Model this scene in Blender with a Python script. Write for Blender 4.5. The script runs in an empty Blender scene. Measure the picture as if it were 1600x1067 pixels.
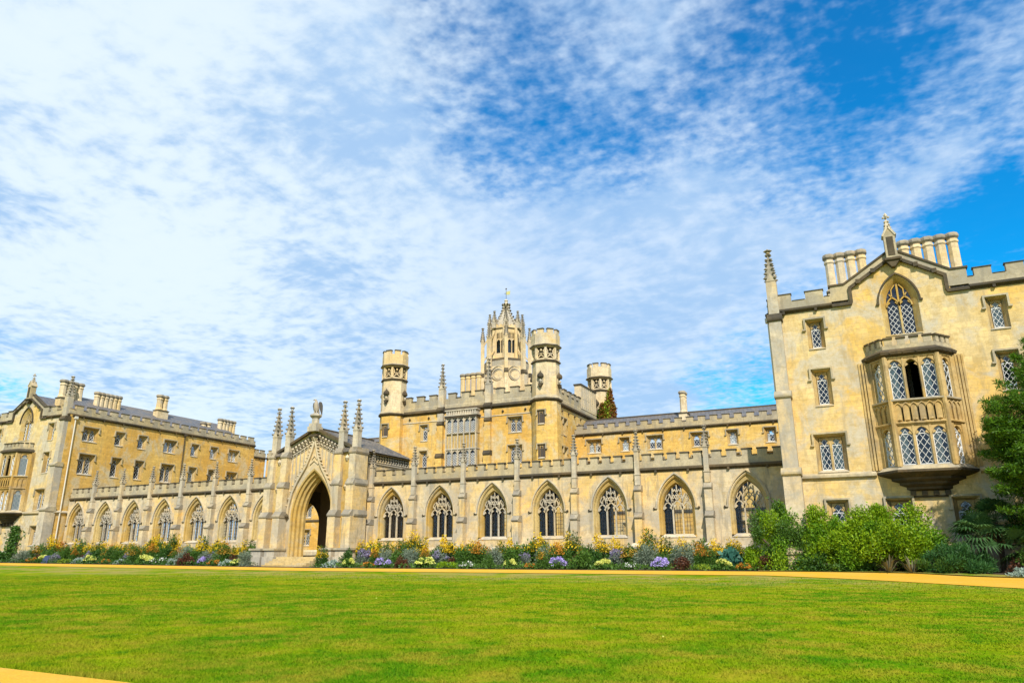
import bpy, bmesh, math, random
import numpy as np
from mathutils import Vector, Matrix, Euler
random.seed(7); RNG = np.random.default_rng(7)
R = math.radians; PI = math.pi
scene = bpy.context.scene
C = scene.collection

# ------------------------------------------------------------------ camera, sun, sky, exposure
CAMZ = 1.3
cam = bpy.data.cameras.new('camera'); cam_o = bpy.data.objects.new('camera', cam); C.objects.link(cam_o)
scene.camera = cam_o
cam.sensor_width = 36.0; cam.lens = 1119.1 / 1600 * 36.0
cam.clip_start = 0.1; cam.clip_end = 5000
def _cam_matrix(pitch, yaw, roll):
    fwd = Vector((-math.sin(yaw) * math.cos(pitch), math.cos(yaw) * math.cos(pitch), math.sin(pitch)))
    right = Vector((math.cos(yaw), math.sin(yaw), 0)); up = right.cross(fwd)
    r2 = math.cos(roll) * right + math.sin(roll) * up; u2 = -math.sin(roll) * right + math.cos(roll) * up
    m = Matrix((r2, u2, -fwd)).transposed().to_4x4(); m.translation = Vector((0, 0, CAMZ)); return m
cam_o.matrix_world = _cam_matrix(R(16.402), R(25.4706), R(-0.177))

SUN_AZ, SUN_EL = -60.0, 43.0          # azimuth measured from +X
sdir = Vector((math.cos(R(SUN_EL)) * math.cos(R(SUN_AZ)), math.cos(R(SUN_EL)) * math.sin(R(SUN_AZ)), math.sin(R(SUN_EL))))
sl = bpy.data.lights.new('sun', 'SUN'); sl.energy = 4.4; sl.angle = R(0.6); sl.color = (1.0, 0.935, 0.84)
so = bpy.data.objects.new('sun', sl); C.objects.link(so); so.rotation_euler = sdir.to_track_quat('Z', 'Y').to_euler()

scene.view_settings.view_transform = 'Standard'; scene.view_settings.look = 'None'
scene.view_settings.exposure = 0.42; scene.view_settings.gamma = 1.0

world = bpy.data.worlds.new('World'); scene.world = world; world.use_nodes = True
class NT:
    def __init__(s, tree): s.t = tree; s.n = tree.nodes; s.l = tree.links; s.n.clear()
    def new(s, typ, **kw):
        n = s.n.new(typ)
        for k, v in kw.items(): setattr(n, k, v)
        return n
    def lk(s, a, b): s.l.new(a, b)
    def val(s, inp, v):
        if isinstance(v, (int, float)): inp.default_value = v
        elif isinstance(v, tuple): inp.default_value = v if len(v) == len(inp.default_value) else tuple(v) + (1,)
        else: s.lk(v, inp)
    def math(s, op, a, b=0.0, c=None, clamp=False):
        n = s.new('ShaderNodeMath', operation=op, use_clamp=clamp); s.val(n.inputs[0], a); s.val(n.inputs[1], b)
        if c is not None: s.val(n.inputs[2], c)
        return n.outputs[0]
    def vmath(s, op, a, b=None):
        n = s.new('ShaderNodeVectorMath', operation=op); s.val(n.inputs[0], a)
        if b is not None: s.val(n.inputs[1], b)
        return n.outputs['Value' if op in ('DOT_PRODUCT', 'LENGTH', 'DISTANCE') else 'Vector']
    def noise(s, vec, scale, detail=4, rough=0.5, dist=0.0):
        n = s.new('ShaderNodeTexNoise'); s.val(n.inputs['Vector'], vec)
        n.inputs['Scale'].default_value = scale; n.inputs['Detail'].default_value = detail
        n.inputs['Roughness'].default_value = rough; n.inputs['Distortion'].default_value = dist
        return n.outputs['Fac']
    def ramp(s, f, lo, hi, a=0.0, b=1.0):
        n = s.new('ShaderNodeMapRange', interpolation_type='SMOOTHSTEP'); s.val(n.inputs['Value'], f)
        for k, v in (('From Min', lo), ('From Max', hi), ('To Min', a), ('To Max', b)): s.val(n.inputs[k], v)
        return n.outputs['Result']
    def mix(s, f, a, b, mode='MIX'):
        n = s.new('ShaderNodeMix', data_type='RGBA', blend_type=mode); s.val(n.inputs[0], f); s.val(n.inputs[6], a); s.val(n.inputs[7], b)
        return n.outputs[2]
    def comb(s, x, y, z):
        n = s.new('ShaderNodeCombineXYZ'); s.val(n.inputs[0], x); s.val(n.inputs[1], y); s.val(n.inputs[2], z); return n.outputs[0]
    def sep(s, v):
        n = s.new('ShaderNodeSeparateXYZ'); s.lk(v, n.inputs[0]); return n.outputs

def build_sky():
    w = NT(world.node_tree)
    sky = w.new('ShaderNodeTexSky', sky_type='NISHITA'); sky.sun_disc = False
    sky.sun_elevation = R(SUN_EL); sky.sun_rotation = math.atan2(sdir.x, sdir.y)
    sky.air_density = 1.0; sky.dust_density = 0.3; sky.ozone_density = 2.5
    hs = w.new('ShaderNodeHueSaturation'); hs.inputs['Saturation'].default_value = 1.35; hs.inputs['Value'].default_value = 1.75
    hs.inputs['Hue'].default_value = 0.497
    w.lk(sky.outputs[0], hs.inputs['Color'])
    d = w.new('ShaderNodeTexCoord').outputs['Generated']
    x, y, z = w.sep(d)
    zz = w.math('MAXIMUM', w.math('ADD', z, 0.10), 0.02)
    p = w.comb(w.math('DIVIDE', x, zz), w.math('DIVIDE', y, zz), 0.0)
    warp = w.noise(p, 1.3, 3, 0.5)
    pw = w.vmath('ADD', p, w.comb(w.math('MULTIPLY', warp, 0.3), w.math('MULTIPLY', warp, -0.2), 0.0))
    big = w.noise(pw, 0.8, 4, 0.5); mid = w.noise(pw, 2.6, 5, 0.5); mott = w.noise(p, 40.0, 2, 0.5); mott2 = w.noise(pw, 17.0, 4, 0.55)
    cov = w.math('ADD', 1.04, w.math('MULTIPLY', w.math('SUBTRACT', big, 0.5), 0.5)); cov = w.math('ADD', cov, w.math('MULTIPLY', w.math('SUBTRACT', mid, 0.5), 1.1))
    for v, cw, amp in SKY_BLOBS:
        dt = w.vmath('DOT_PRODUCT', d, v); cov = w.math('ADD', cov, w.math('MULTIPLY', w.ramp(dt, cw, 1.0), amp))
    fa = w.ramp(cov, 1.05, 0.62)                                   # fleecy mottling only where the veil thins
    fine = w.math('ADD', w.math('MULTIPLY', w.math('SUBTRACT', mott, 0.5), 1.25), w.math('MULTIPLY', w.math('SUBTRACT', mott2, 0.5), 1.35))
    dens = w.ramp(w.math('ADD', cov, w.math('MULTIPLY', fine, w.math('ADD', 0.10, w.math('MULTIPLY', fa, 0.5)))), 0.02, 1.12)
    shade = w.math('ADD', w.math('MULTIPLY', w.noise(pw, 1.5, 5, 0.6), 0.7), w.math('MULTIPLY', mott2, 0.3))
    cloud = w.mix(w.ramp(shade, 0.40, 0.62), (3.2, 4.8, 7.0), (5.2, 6.3, 7.7))
    left = w.ramp(w.vmath('DOT_PRODUCT', d, (-0.80, 0.45, 0.40)), 0.80, 1.0)
    cloud = w.mix(w.math('MULTIPLY', w.math('MULTIPLY', left, w.ramp(shade, 0.38, 0.55)), 0.8), cloud, (6.7, 7.6, 8.0))
    dens = w.math('ADD', 0.018, w.math('MULTIPLY', dens, 0.965))
    blue = w.mix(1.0, hs.outputs[0], (0.0, 0.80, 0.92), 'MULTIPLY')
    col = w.mix(w.math('MULTIPLY', dens, 0.97), blue, cloud)
    bg = w.new('ShaderNodeBackground'); w.lk(col, bg.inputs[0]); bg.inputs[1].default_value = 0.10
    out = w.new('ShaderNodeOutputWorld'); w.lk(bg.outputs[0], out.inputs[0])
SKY_BLOBS = [((-0.372, 0.708, 0.60), .975, -.36), ((-0.421, 0.726, 0.544), .96, -.14), ((-0.03, 0.782, 0.617), .955, -.28), ((0.07, 0.814, 0.576), .91, -.42), ((0.16, 0.843, 0.514), .96, -.18),
             ((-0.009, 0.854, 0.52), .985, -.2), ((-0.31, 0.813, 0.493), .975, -.22), ((0.179, 0.921, 0.345), .993, -.75), ((0.11, 0.91, 0.39), .997, -.45), ((-0.131, 0.968, 0.214), .994, -.6), ((-0.861, 0.467, 0.2), .99, -.5),
             ((-0.741, 0.439, 0.508), .90, .55), ((-0.674, 0.638, 0.372), .93, .35), ((-0.072, 0.884, 0.462), .985, .35), ((0.114, 0.889, 0.444), .9965, .38), ((-0.333, 0.907, 0.258), .95, .35), ((-0.20, 0.75, 0.63), .992, .35)]
build_sky()

# ------------------------------------------------------------------ materials
def mat_principled(name, color, rough=0.8, metal=0.0, spec=None):
    m = bpy.data.materials.new(name); m.use_nodes = True; t = NT(m.node_tree)
    b = t.new('ShaderNodeBsdfPrincipled'); o = t.new('ShaderNodeOutputMaterial'); t.lk(b.outputs[0], o.inputs[0])
    t.val(b.inputs['Base Color'], color); b.inputs['Roughness'].default_value = rough; b.inputs['Metallic'].default_value = metal
    if spec is not None: b.inputs['Specular IOR Level'].default_value = spec
    return m, t, b
def stone(name, base, warm, grey, grey_amt=0.5, course=0.36, brick=0.3, streak=0.35, seed=0.0):
    m, t, b = mat_principled(name, base, 0.88, spec=0.25)
    P = t.new('ShaderNodeNewGeometry').outputs['Position']
    x, y, z = t.sep(P)
    Pv = t.vmath('ADD', P, (seed, seed * 1.7, seed * 0.6))
    n1 = t.noise(Pv, 0.16, 5, 0.6, 0.4); n2 = t.noise(Pv, 0.42, 5, 0.65, 0.6); n3 = t.noise(Pv, 5.0, 4, 0.7)
    st = t.noise(t.comb(t.math('MULTIPLY', x, 1.6), t.math('MULTIPLY', y, 1.6), t.math('MULTIPLY', z, 0.22)), 1.3, 4, 0.6)
    c = t.mix(t.ramp(n1, 0.42, 0.62), base, warm)
    br = t.new('ShaderNodeTexBrick'); t.lk(t.comb(t.math('ADD', x, y), z, 0.0), br.inputs['Vector'])
    br.inputs['Color1'].default_value = (0.74, 0.72, 0.68, 1); br.inputs['Color2'].default_value = (1.12, 1.1, 1.06, 1)
    br.inputs['Mortar'].default_value = (0.66, 0.62, 0.55, 1); br.inputs['Scale'].default_value = 1.0
    br.inputs['Mortar Size'].default_value = 0.012; br.inputs['Brick Width'].default_value = course * 2.3; br.inputs['Row Height'].default_value = course
    c = t.mix(brick, c, t.mix(1.0, c, br.outputs['Color'], 'MULTIPLY'))
    gm = t.math('MULTIPLY', t.ramp(n2, 0.60 - grey_amt * 0.3, 0.78 - grey_amt * 0.3), 0.8)
    c = t.mix(gm, c, grey)
    c = t.mix(t.math('MULTIPLY', t.ramp(st, 0.52, 0.68), streak), c, tuple(v * 0.52 for v in grey))
    n5 = t.noise(Pv, 1.6, 6, 0.7, 0.3)
    c = t.mix(t.ramp(n5, 0.50, 0.66, 0.0, 0.45), c, tuple(v * 0.55 for v in warm))
    c = t.mix(t.ramp(n3, 0.38, 0.72, 0.0, 0.5), c, tuple(v * 0.55 for v in base))
    t.lk(c, b.inputs['Base Color'])
    bp = t.new('ShaderNodeBump'); bp.inputs['Strength'].default_value = 0.35; bp.inputs['Distance'].default_value = 0.03
    t.lk(t.math('ADD', t.math('MULTIPLY', br.outputs['Fac'], -0.4), n3), bp.inputs['Height']); t.lk(bp.outputs[0], b.inputs['Normal'])
    return m
S_YEL = stone('warm_limestone', (0.74, 0.485, 0.135), (0.66, 0.38, 0.08), (0.55, 0.48, 0.32), 0.4, seed=3, brick=0.6)
S_RW = stone('pale_limestone', (0.70, 0.53, 0.25), (0.72, 0.46, 0.12), (0.47, 0.44, 0.36), 0.55, seed=11, brick=0.55)
S_CLO = stone('cloister_limestone', (0.67, 0.54, 0.33), (0.74, 0.49, 0.16), (0.40, 0.36, 0.285), 0.6, seed=23, streak=0.65, brick=0.38)
S_DRS = stone('dressed_stone', (0.60, 0.51, 0.36), (0.58, 0.44, 0.24), (0.36, 0.335, 0.28), 0.6, seed=31, brick=0.12)
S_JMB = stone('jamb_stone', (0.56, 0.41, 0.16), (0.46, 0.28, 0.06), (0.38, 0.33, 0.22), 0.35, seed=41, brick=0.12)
S_GRY = stone('parapet_stone', (0.50, 0.42, 0.27), (0.50, 0.38, 0.19), (0.29, 0.26, 0.20), 0.6, seed=51, brick=0.15)
S_DRK = stone('weathered_and_shade_dark', (0.10, 0.078, 0.045), (0.14, 0.095, 0.045), (0.05, 0.045, 0.035), 0.6, seed=61, brick=0.0)  # weathered copings; also carries painted shade under cornices, on corbels, in frieze gaps
S_TWR = stone('turret_stone', (0.72, 0.58, 0.36), (0.70, 0.50, 0.22), (0.50, 0.44, 0.34), 0.35, seed=71, brick=0.4)
S_PIN = stone('pinnacle_stone', (0.40, 0.34, 0.235), (0.38, 0.29, 0.17), (0.22, 0.20, 0.165), 0.7, seed=91, brick=0.0)
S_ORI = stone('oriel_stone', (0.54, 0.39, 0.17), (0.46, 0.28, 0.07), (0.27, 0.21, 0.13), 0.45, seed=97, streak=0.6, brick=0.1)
S_STP = stone('step_stone', (0.56, 0.42, 0.19), (0.50, 0.33, 0.10), (0.45, 0.40, 0.3), 0.3, seed=81, brick=0.0)
def slate(nm, ca, cb, row):
    m, t, b = mat_principled(nm, (0.12, 0.12, 0.13), 0.55)
    P = t.new('ShaderNodeNewGeometry').outputs['Position']; x, y, z = t.sep(P)
    br = t.new('ShaderNodeTexBrick'); t.lk(t.comb(t.math('ADD', x, y), t.math('MULTIPLY', z, 1.6), 0.0), br.inputs['Vector'])
    br.inputs['Color1'].default_value = ca; br.inputs['Color2'].default_value = cb
    br.inputs['Mortar'].default_value = (0.05, 0.05, 0.055, 1); br.inputs['Mortar Size'].default_value = 0.02
    br.inputs['Brick Width'].default_value = 0.45; br.inputs['Row Height'].default_value = row; br.inputs['Scale'].default_value = 1
    n = t.noise(P, 0.8, 5, 0.6)
    t.lk(t.mix(t.ramp(n, 0.45, 0.65, 0, 0.6), br.outputs['Color'], (0.17, 0.13, 0.085)), b.inputs['Base Color'])
    bp = t.new('ShaderNodeBump'); bp.inputs['Strength'].default_value = 0.5; bp.inputs['Distance'].default_value = 0.03
    t.lk(br.outputs['Fac'], bp.inputs['Height']); bp.invert = True; t.lk(bp.outputs[0], b.inputs['Normal'])
    return m
SLATE = slate('roof_slate', (0.10, 0.105, 0.12, 1), (0.17, 0.155, 0.14, 1), .26)
STILE = slate('stone_roof_tiles', (0.075, 0.065, 0.05, 1), (0.19, 0.155, 0.11, 1), .34)
def glass(name, tint=(0.02, 0.025, 0.03), transp=0.6):
    m = bpy.data.materials.new(name); m.use_nodes = True; t = NT(m.node_tree)
    tr = t.new('ShaderNodeBsdfTransparent'); tr.inputs[0].default_value = (0.82, 0.86, 0.86, 1)
    gl = t.new('ShaderNodeBsdfGlossy'); gl.inputs['Roughness'].default_value = 0.04; gl.inputs[0].default_value = (0.9, 0.93, 1, 1)
    P = t.new('ShaderNodeNewGeometry').outputs['Position']
    bp = t.new('ShaderNodeBump'); bp.inputs['Strength'].default_value = 0.25; bp.inputs['Distance'].default_value = 0.05
    t.lk(t.noise(P, 3.0, 2, 0.5), bp.inputs['Height']); t.lk(bp.outputs[0], gl.inputs['Normal'])
    fr = t.new('ShaderNodeFresnel'); fr.inputs[0].default_value = 1.5
    f = t.math('ADD', fr.outputs[0], 1.0 - transp, clamp=True)
    mx = t.new('ShaderNodeMixShader'); t.lk(f, mx.inputs[0]); t.lk(tr.outputs[0], mx.inputs[1]); t.lk(gl.outputs[0], mx.inputs[2])
    o = t.new('ShaderNodeOutputMaterial'); t.lk(mx.outputs[0], o.inputs[0]); return m
GLASS = glass('window_glass', transp=0.965); CGLASS = glass('clear_glass', transp=1.0)
LEAD = mat_principled('white_lattice', (0.66, 0.66, 0.63), 0.6)[0]
IRON = mat_principled('dark_iron', (0.02, 0.02, 0.022), 0.5)[0]
PIPE = mat_principled('pale_drainpipe', (0.62, 0.58, 0.48), 0.5)[0]
CURT = mat_principled('white_curtain', (0.72, 0.73, 0.72), 0.9)[0]
GOLD = mat_principled('gilded_metal', (0.9, 0.75, 0.25), 0.3, 0.6)[0]
GATEIN = mat_principled('shade_dark_passage', (0.20, 0.15, 0.09), 0.9)[0]  # gate passage darkened in colour to stand in for its shade
INNER = mat_principled('shade_dark_interior', (0.07, 0.055, 0.04), 0.9)[0]  # insides near black: the shade within is put into the base colour
EAGS = mat_principled('statue_stone', (0.36, 0.30, 0.22), 0.85)[0]
EAGW = mat_principled('statue_wing_stone', (0.10, 0.09, 0.08), 0.8)[0]

def leafmat(name, c1, c2, rough=0.5, trans=0.25):
    m = bpy.data.materials.new(name); m.use_nodes = True; t = NT(m.node_tree)
    b = t.new('ShaderNodeBsdfPrincipled'); b.inputs['Roughness'].default_value = rough; b.inputs['Specular IOR Level'].default_value = 0.3
    g = t.new('ShaderNodeNewGeometry')
    oi = t.new('ShaderNodeObjectInfo')
    r = t.math('ADD', t.math('MULTIPLY', g.outputs['Random Per Island'], 0.8), t.math('MULTIPLY', oi.outputs['Random'], 0.2))
    c = t.mix(r, c1, c2); t.lk(c, b.inputs['Base Color'])
    tl = t.new('ShaderNodeBsdfTranslucent'); t.lk(c, tl.inputs[0])
    mx = t.new('ShaderNodeMixShader'); mx.inputs[0].default_value = trans
    t.lk(b.outputs[0], mx.inputs[1]); t.lk(tl.outputs[0], mx.inputs[2])
    o = t.new('ShaderNodeOutputMaterial'); t.lk(mx.outputs[0], o.inputs[0]); return m

# ------------------------------------------------------------------ helpers: frames, mesh builder, things
class Fr:
    def __init__(s, x, y, ang=0.0, z=0.0):
        a = R(ang); s.o = Vector((x, y, z)); s.U = Vector((math.cos(a), math.sin(a), 0)); s.N = Vector((math.sin(a), -math.cos(a), 0))
    def __call__(s, u, d, z): return s.o + s.U * u + s.N * d + Vector((0, 0, z))
class MB:
    def __init__(s, fr=None): s.v = []; s.f = []; s.m = []; s.mats = []; s.fr = fr or Fr(0, 0)
    def mi(s, mat):
        if mat not in s.mats: s.mats.append(mat)
        return s.mats.index(mat)
    def poly(s, pts, mat, raw=False):
        i = len(s.v); s.v += [tuple(p) if raw else tuple(s.fr(*p)) for p in pts]; s.f.append(tuple(range(i, i + len(pts)))); s.m.append(s.mi(mat))
    def box(s, u0, u1, d0, d1, z0, z1, mat, top=None):
        a, b = sorted((u0, u1)); c, d = sorted((d0, d1)); e, f = sorted((z0, z1))
        P = [(a, c, e), (b, c, e), (b, d, e), (a, d, e), (a, c, f), (b, c, f), (b, d, f), (a, d, f)]
        for q, mm in (((0, 1, 2, 3), mat), ((7, 6, 5, 4), top or mat), ((3, 2, 6, 7), mat), ((1, 0, 4, 5), mat), ((2, 1, 5, 6), mat), ((0, 3, 7, 4), mat)):
            s.poly([P[i] for i in q], mm)
    def prism(s, poly, d0, d1, mat, side=None):      # poly in (u,z), extruded in d
        s.poly([(u, d1, z) for u, z in poly], mat); s.poly([(u, d0, z) for u, z in reversed(poly)], mat)
        n = len(poly)
        for i in range(n):
            (a, b), (c, e) = poly[i], poly[(i + 1) % n]
            s.poly([(a, d1, b), (a, d0, b), (c, d0, e), (c, d1, e)], side or mat)
    def uprism(s, poly, u0, u1, mat):                # poly in (d,z), extruded in u
        s.poly([(u0, d, z) for d, z in poly], mat); s.poly([(u1, d, z) for d, z in reversed(poly)], mat)
        n = len(poly)
        for i in range(n):
            (a, b), (c, e) = poly[i], poly[(i + 1) % n]
            s.poly([(u0, a, b), (u1, a, b), (u1, c, e), (u0, c, e)], mat)
    def ngon(s, cu, cd, r0, z0, r1, z1, mat, n=8, rot=None, caps=True):
        rot = PI / n if rot is None else rot
        A = [(cu + r0 * math.cos(rot + 2 * PI * i / n), cd + r0 * math.sin(rot + 2 * PI * i / n), z0) for i in range(n)]
        B = [(cu + r1 * math.cos(rot + 2 * PI * i / n), cd + r1 * math.sin(rot + 2 * PI * i / n), z1) for i in range(n)]
        for i in range(n):
            j = (i + 1) % n; s.poly([A[i], A[j], B[j], B[i]], mat)
        if caps: s.poly(B, mat); s.poly(A[::-1], mat)
    def rings(s, cu, cd, prof, mat, n=8, rot=None, dark=None):  # prof [(r,z,mat?)]
        for (r0, z0, *a), (r1, z1, *b) in zip(prof, prof[1:]):
            s.ngon(cu, cd, r0, z0, r1, z1, (a[0] if a else mat), n, rot, caps=False)
        s.ngon(cu, cd, prof[-1][0], prof[-1][1], prof[-1][0] * 0.01 + 1e-3, prof[-1][1] + 1e-3, mat, n, rot, caps=False)
    def tube(s, pts, rads, mat, n=7):
        pts = [Vector(p) for p in pts]; prev = None
        for i, p in enumerate(pts):
            t = (pts[min(i + 1, len(pts) - 1)] - pts[max(i - 1, 0)]).normalized()
            a = t.orthogonal().normalized() if prev is None else (prev - t * prev.dot(t)).normalized(); prev = a; b = t.cross(a)
            base = len(s.v)
            for k in range(n): s.v.append(tuple(p + (a * math.cos(2 * PI * k / n) + b * math.sin(2 * PI * k / n)) * rads[i]))
            if i:
                for k in range(n):
                    k2 = (k + 1) % n; s.f.append((base - n + k, base - n + k2, base + k2, base + k)); s.m.append(s.mi(mat))
    def ribbon(s, pts, w, d0, d1, mat, closed=False):  # bar of width w along a (u,z) polyline
        n = len(pts); L = []
        for i, (u, z) in enumerate(pts):
            a = pts[i - 1] if (i or closed) else None; c = pts[(i + 1) % n] if (i < n - 1 or closed) else None
            tx = tz = 0
            for p, q in ((a, (u, z)), ((u, z), c)):
                if p and q:
                    l = math.hypot(q[0] - p[0], q[1] - p[1]) or 1; tx += (q[0] - p[0]) / l; tz += (q[1] - p[1]) / l
            l = math.hypot(tx, tz) or 1; nx, nz = -tz / l, tx / l
            k = w / 2 * min(1.6, 2 / max(l, .8) if (a and c) else 1)
            L.append(((u + nx * k, z + nz * k), (u - nx * k, z - nz * k)))
        for i in range(n if closed else n - 1):
            j = (i + 1) % n; (a, b), (c, e) = L[i], L[j]
            s.poly([(a[0], d1, a[1]), (b[0], d1, b[1]), (e[0], d1, e[1]), (c[0], d1, c[1])], mat)
            s.poly([(b[0], d1, b[1]), (b[0], d0, b[1]), (e[0], d0, e[1]), (e[0], d1, e[1])], mat)
            s.poly([(a[0], d0, a[1]), (a[0], d1, a[1]), (c[0], d1, c[1]), (c[0], d0, c[1])], mat)
        if not closed:
            for a, b in (L[0], L[-1]): s.poly([(a[0], d0, a[1]), (a[0], d1, a[1]), (b[0], d1, b[1]), (b[0], d0, b[1])], mat)
    def octa(s, c, r, mat, sz=1.0):
        c = Vector(s.fr(*c)); P = [c + Vector(v) * r for v in ((1, 0, 0), (0, 1, 0), (-1, 0, 0), (0, -1, 0))]
        T, B = c + Vector((0, 0, r * sz)), c - Vector((0, 0, r * sz))
        for i in range(4):
            s.poly([P[i], P[(i + 1) % 4], T], mat, True); s.poly([P[(i + 1) % 4], P[i], B], mat, True)
    def mesh(s, name, off=Vector((0, 0, 0)), smooth=False):
        me = bpy.data.meshes.new(name)
        ox, oy, oz = off
        me.from_pydata([(x - ox, y - oy, z - oz) for x, y, z in s.v], [], s.f)
        for mm in s.mats: me.materials.append(mm)
        me.polygons.foreach_set('material_index', s.m)
        if smooth: me.polygons.foreach_set('use_smooth', [True] * len(s.f))
        bm = bmesh.new(); bm.from_mesh(me); bmesh.ops.remove_doubles(bm, verts=bm.verts, dist=1e-4)
        bmesh.ops.recalc_face_normals(bm, faces=bm.faces); bm.to_mesh(me); bm.free(); me.update()
        return me
def worldloc(o):
    v = Vector((0, 0, 0))
    while o: v += o.location; o = o.parent
    return v
def link(name, me, parent=None, loc=(0, 0, 0), rz=0.0, label=None, scale=None):
    o = bpy.data.objects.new(name, me); C.objects.link(o); o.parent = parent; o.location = loc; o.rotation_euler = (0, 0, rz)
    if scale: o.scale = scale
    if label: o['label'] = label
    return o
def part(name, mb, parent, label=None, smooth=False):        # world-space builder -> child of parent
    return link(name, mb.mesh(name, worldloc(parent), smooth), parent, label=label)
def tag(o, label, cat, group=None, kind=None):
    if label: o['label'] = label
    if cat: o['category'] = cat
    if group: o['group'] = group
    if kind: o['kind'] = kind
    return o
def thing(name, label, cat, loc=(0, 0, 0), group=None):
    o = bpy.data.objects.new(name, None); C.objects.link(o); o.location = loc; o.empty_display_size = 0.3
    return tag(o, label, cat, group)
def structure(name, mb, label=None):
    o = link(name, mb.mesh(name)); o['kind'] = 'structure'
    if label: o['label'] = label
    return o
def place(proto, parent, x, y, z, rz=0.0, name=None, scale=None, label=None):   # copy a part tree (part + sub-parts)
    o = proto.copy(); C.objects.link(o); o.parent = parent
    pl = worldloc(parent) if parent else Vector((0, 0, 0))
    o.location = Vector((x, y, z)) - pl; o.rotation_euler = (0, 0, rz)
    if scale: o.scale = scale
    if label: o['label'] = label
    for ch in KIDS.get(proto.name, []):
        c = ch.copy(); C.objects.link(c); c.parent = o; c.location = ch.location; c.rotation_euler = ch.rotation_euler
    return o
KIDS = {}; PROTOS = []
def proto(name, mb, kids=()):                                 # prototype in local coordinates; removed at the end
    o = bpy.data.objects.new(name, mb.mesh(name)); ks = []
    for kn, kmb in kids: ks.append(bpy.data.objects.new(kn, kmb.mesh(kn)))
    KIDS[o.name] = ks; PROTOS.append(o); return o
def arch_pts(cx, a, zs, rise, n=9):
    Rr = (a * a + rise * rise) / (2 * a); th = math.asin(min(1, rise / Rr)) if rise <= Rr else PI / 2
    pts = []
    for i in range(n + 1):
        t = th * i / n; pts.append((cx - a + Rr - Rr * math.cos(t), zs + Rr * math.sin(t)))
    pts[-1] = (cx, zs + rise)
    return pts + [(2 * cx - u, z) for u, z in reversed(pts[:-1])]
def arch_fill(mb, cx, a, zs, rise, ztop, mat, d=0.0, n=9, c0=None, c1=None):
    P = arch_pts(cx, a, zs, rise, n)
    for (u0, z0), (u1, z1) in zip(P, P[1:]): mb.poly([(u0, d, z0), (u1, d, z1), (u1, d, ztop), (u0, d, ztop)], mat)
def arch_loft(mb, cx, z0, zs, rings, n=9):           # rings [(a, rise, d, mat)], jambs from z0 to springing zs
    L = []
    for a, rise, d, mm in rings:
        L.append(([(cx - a, z0)] + arch_pts(cx, a, zs, rise, n) + [(cx + a, z0)], d, mm))
    for (A, da, _), (B, db, mm) in zip(L, L[1:]):
        for i in range(len(A) - 1): mb.poly([(A[i][0], da, A[i][1]), (A[i + 1][0], da, A[i + 1][1]), (B[i + 1][0], db, B[i + 1][1]), (B[i][0], db, B[i][1])], mm)
def wall(mb, u0, u1, z0, z1, holes, mat, d=0.0, fn=None):
    us = sorted({u0, u1, *[h[0] for h in holes], *[h[1] for h in holes]}); zs = sorted({z0, z1, *[h[2] for h in holes], *[h[3] for h in holes]})
    us = [u for u in us if u0 <= u <= u1]; zs = [z for z in zs if z0 <= z <= z1]
    for a, b in zip(us, us[1:]):
        for c, e in zip(zs, zs[1:]):
            mu, mz = (a + b) / 2, (c + e) / 2
            if any(h[0] < mu < h[1] and h[2] < mz < h[3] for h in holes): continue
            mb.poly([(a, d, c), (b, d, c), (b, d, e), (a, d, e)], mat)
def parapet(mb, u0, u1, zc, hw=0.62, hm=0.5, pitch=1.6, fill=0.56, d=0.0, ch=0.34, cp=0.24, th=0.35, stone_m=None, phase=0.5, zfun=None):
    sm = stone_m or S_GRY
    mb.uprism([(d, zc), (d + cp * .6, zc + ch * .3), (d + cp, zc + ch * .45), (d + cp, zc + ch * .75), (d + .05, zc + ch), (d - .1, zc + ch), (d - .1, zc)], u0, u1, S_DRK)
    z1 = zc + ch; z2 = z1 + hw; z3 = z2 + hm
    mb.box(u0, u1, d - th, d + .04, z1, z2, sm)
    n = max(1, round((u1 - u0) / pitch)); p = (u1 - u0) / n; mw = p * fill
    for i in range(n):
        a = u0 + p * i + (p - mw) * phase; b = a + mw
        mb.box(a, b, d - th, d + .04, z2, z3, sm)
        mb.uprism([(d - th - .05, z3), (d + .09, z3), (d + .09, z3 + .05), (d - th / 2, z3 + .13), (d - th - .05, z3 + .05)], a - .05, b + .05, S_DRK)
        a2 = b; b2 = u0 + p * (i + 1) + (p - mw) * phase
        if i == n - 1: b2 = u1
        if b2 - a2 > .1: mb.uprism([(d - th, z2), (d + .08, z2), (d + .08, z2 + .03), (d - .1, z2 + .09), (d - th, z2 + .09)], a2 + .051, b2 - .051, S_DRK)
        if i == 0 and a - u0 > .1: mb.uprism([(d - th, z2), (d + .08, z2), (d + .08, z2 + .03), (d - .1, z2 + .09), (d - th, z2 + .09)], u0, a - .051, S_DRK)
    # little bosses under the cornice
    nb = max(1, round((u1 - u0) / 2.6))
    for i in range(nb):
        uc = u0 + (u1 - u0) * (i + .5) / nb; mb.box(uc - .08, uc + .08, d, d + cp * .9, zc - .04, zc + .14, S_DRK)
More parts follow.
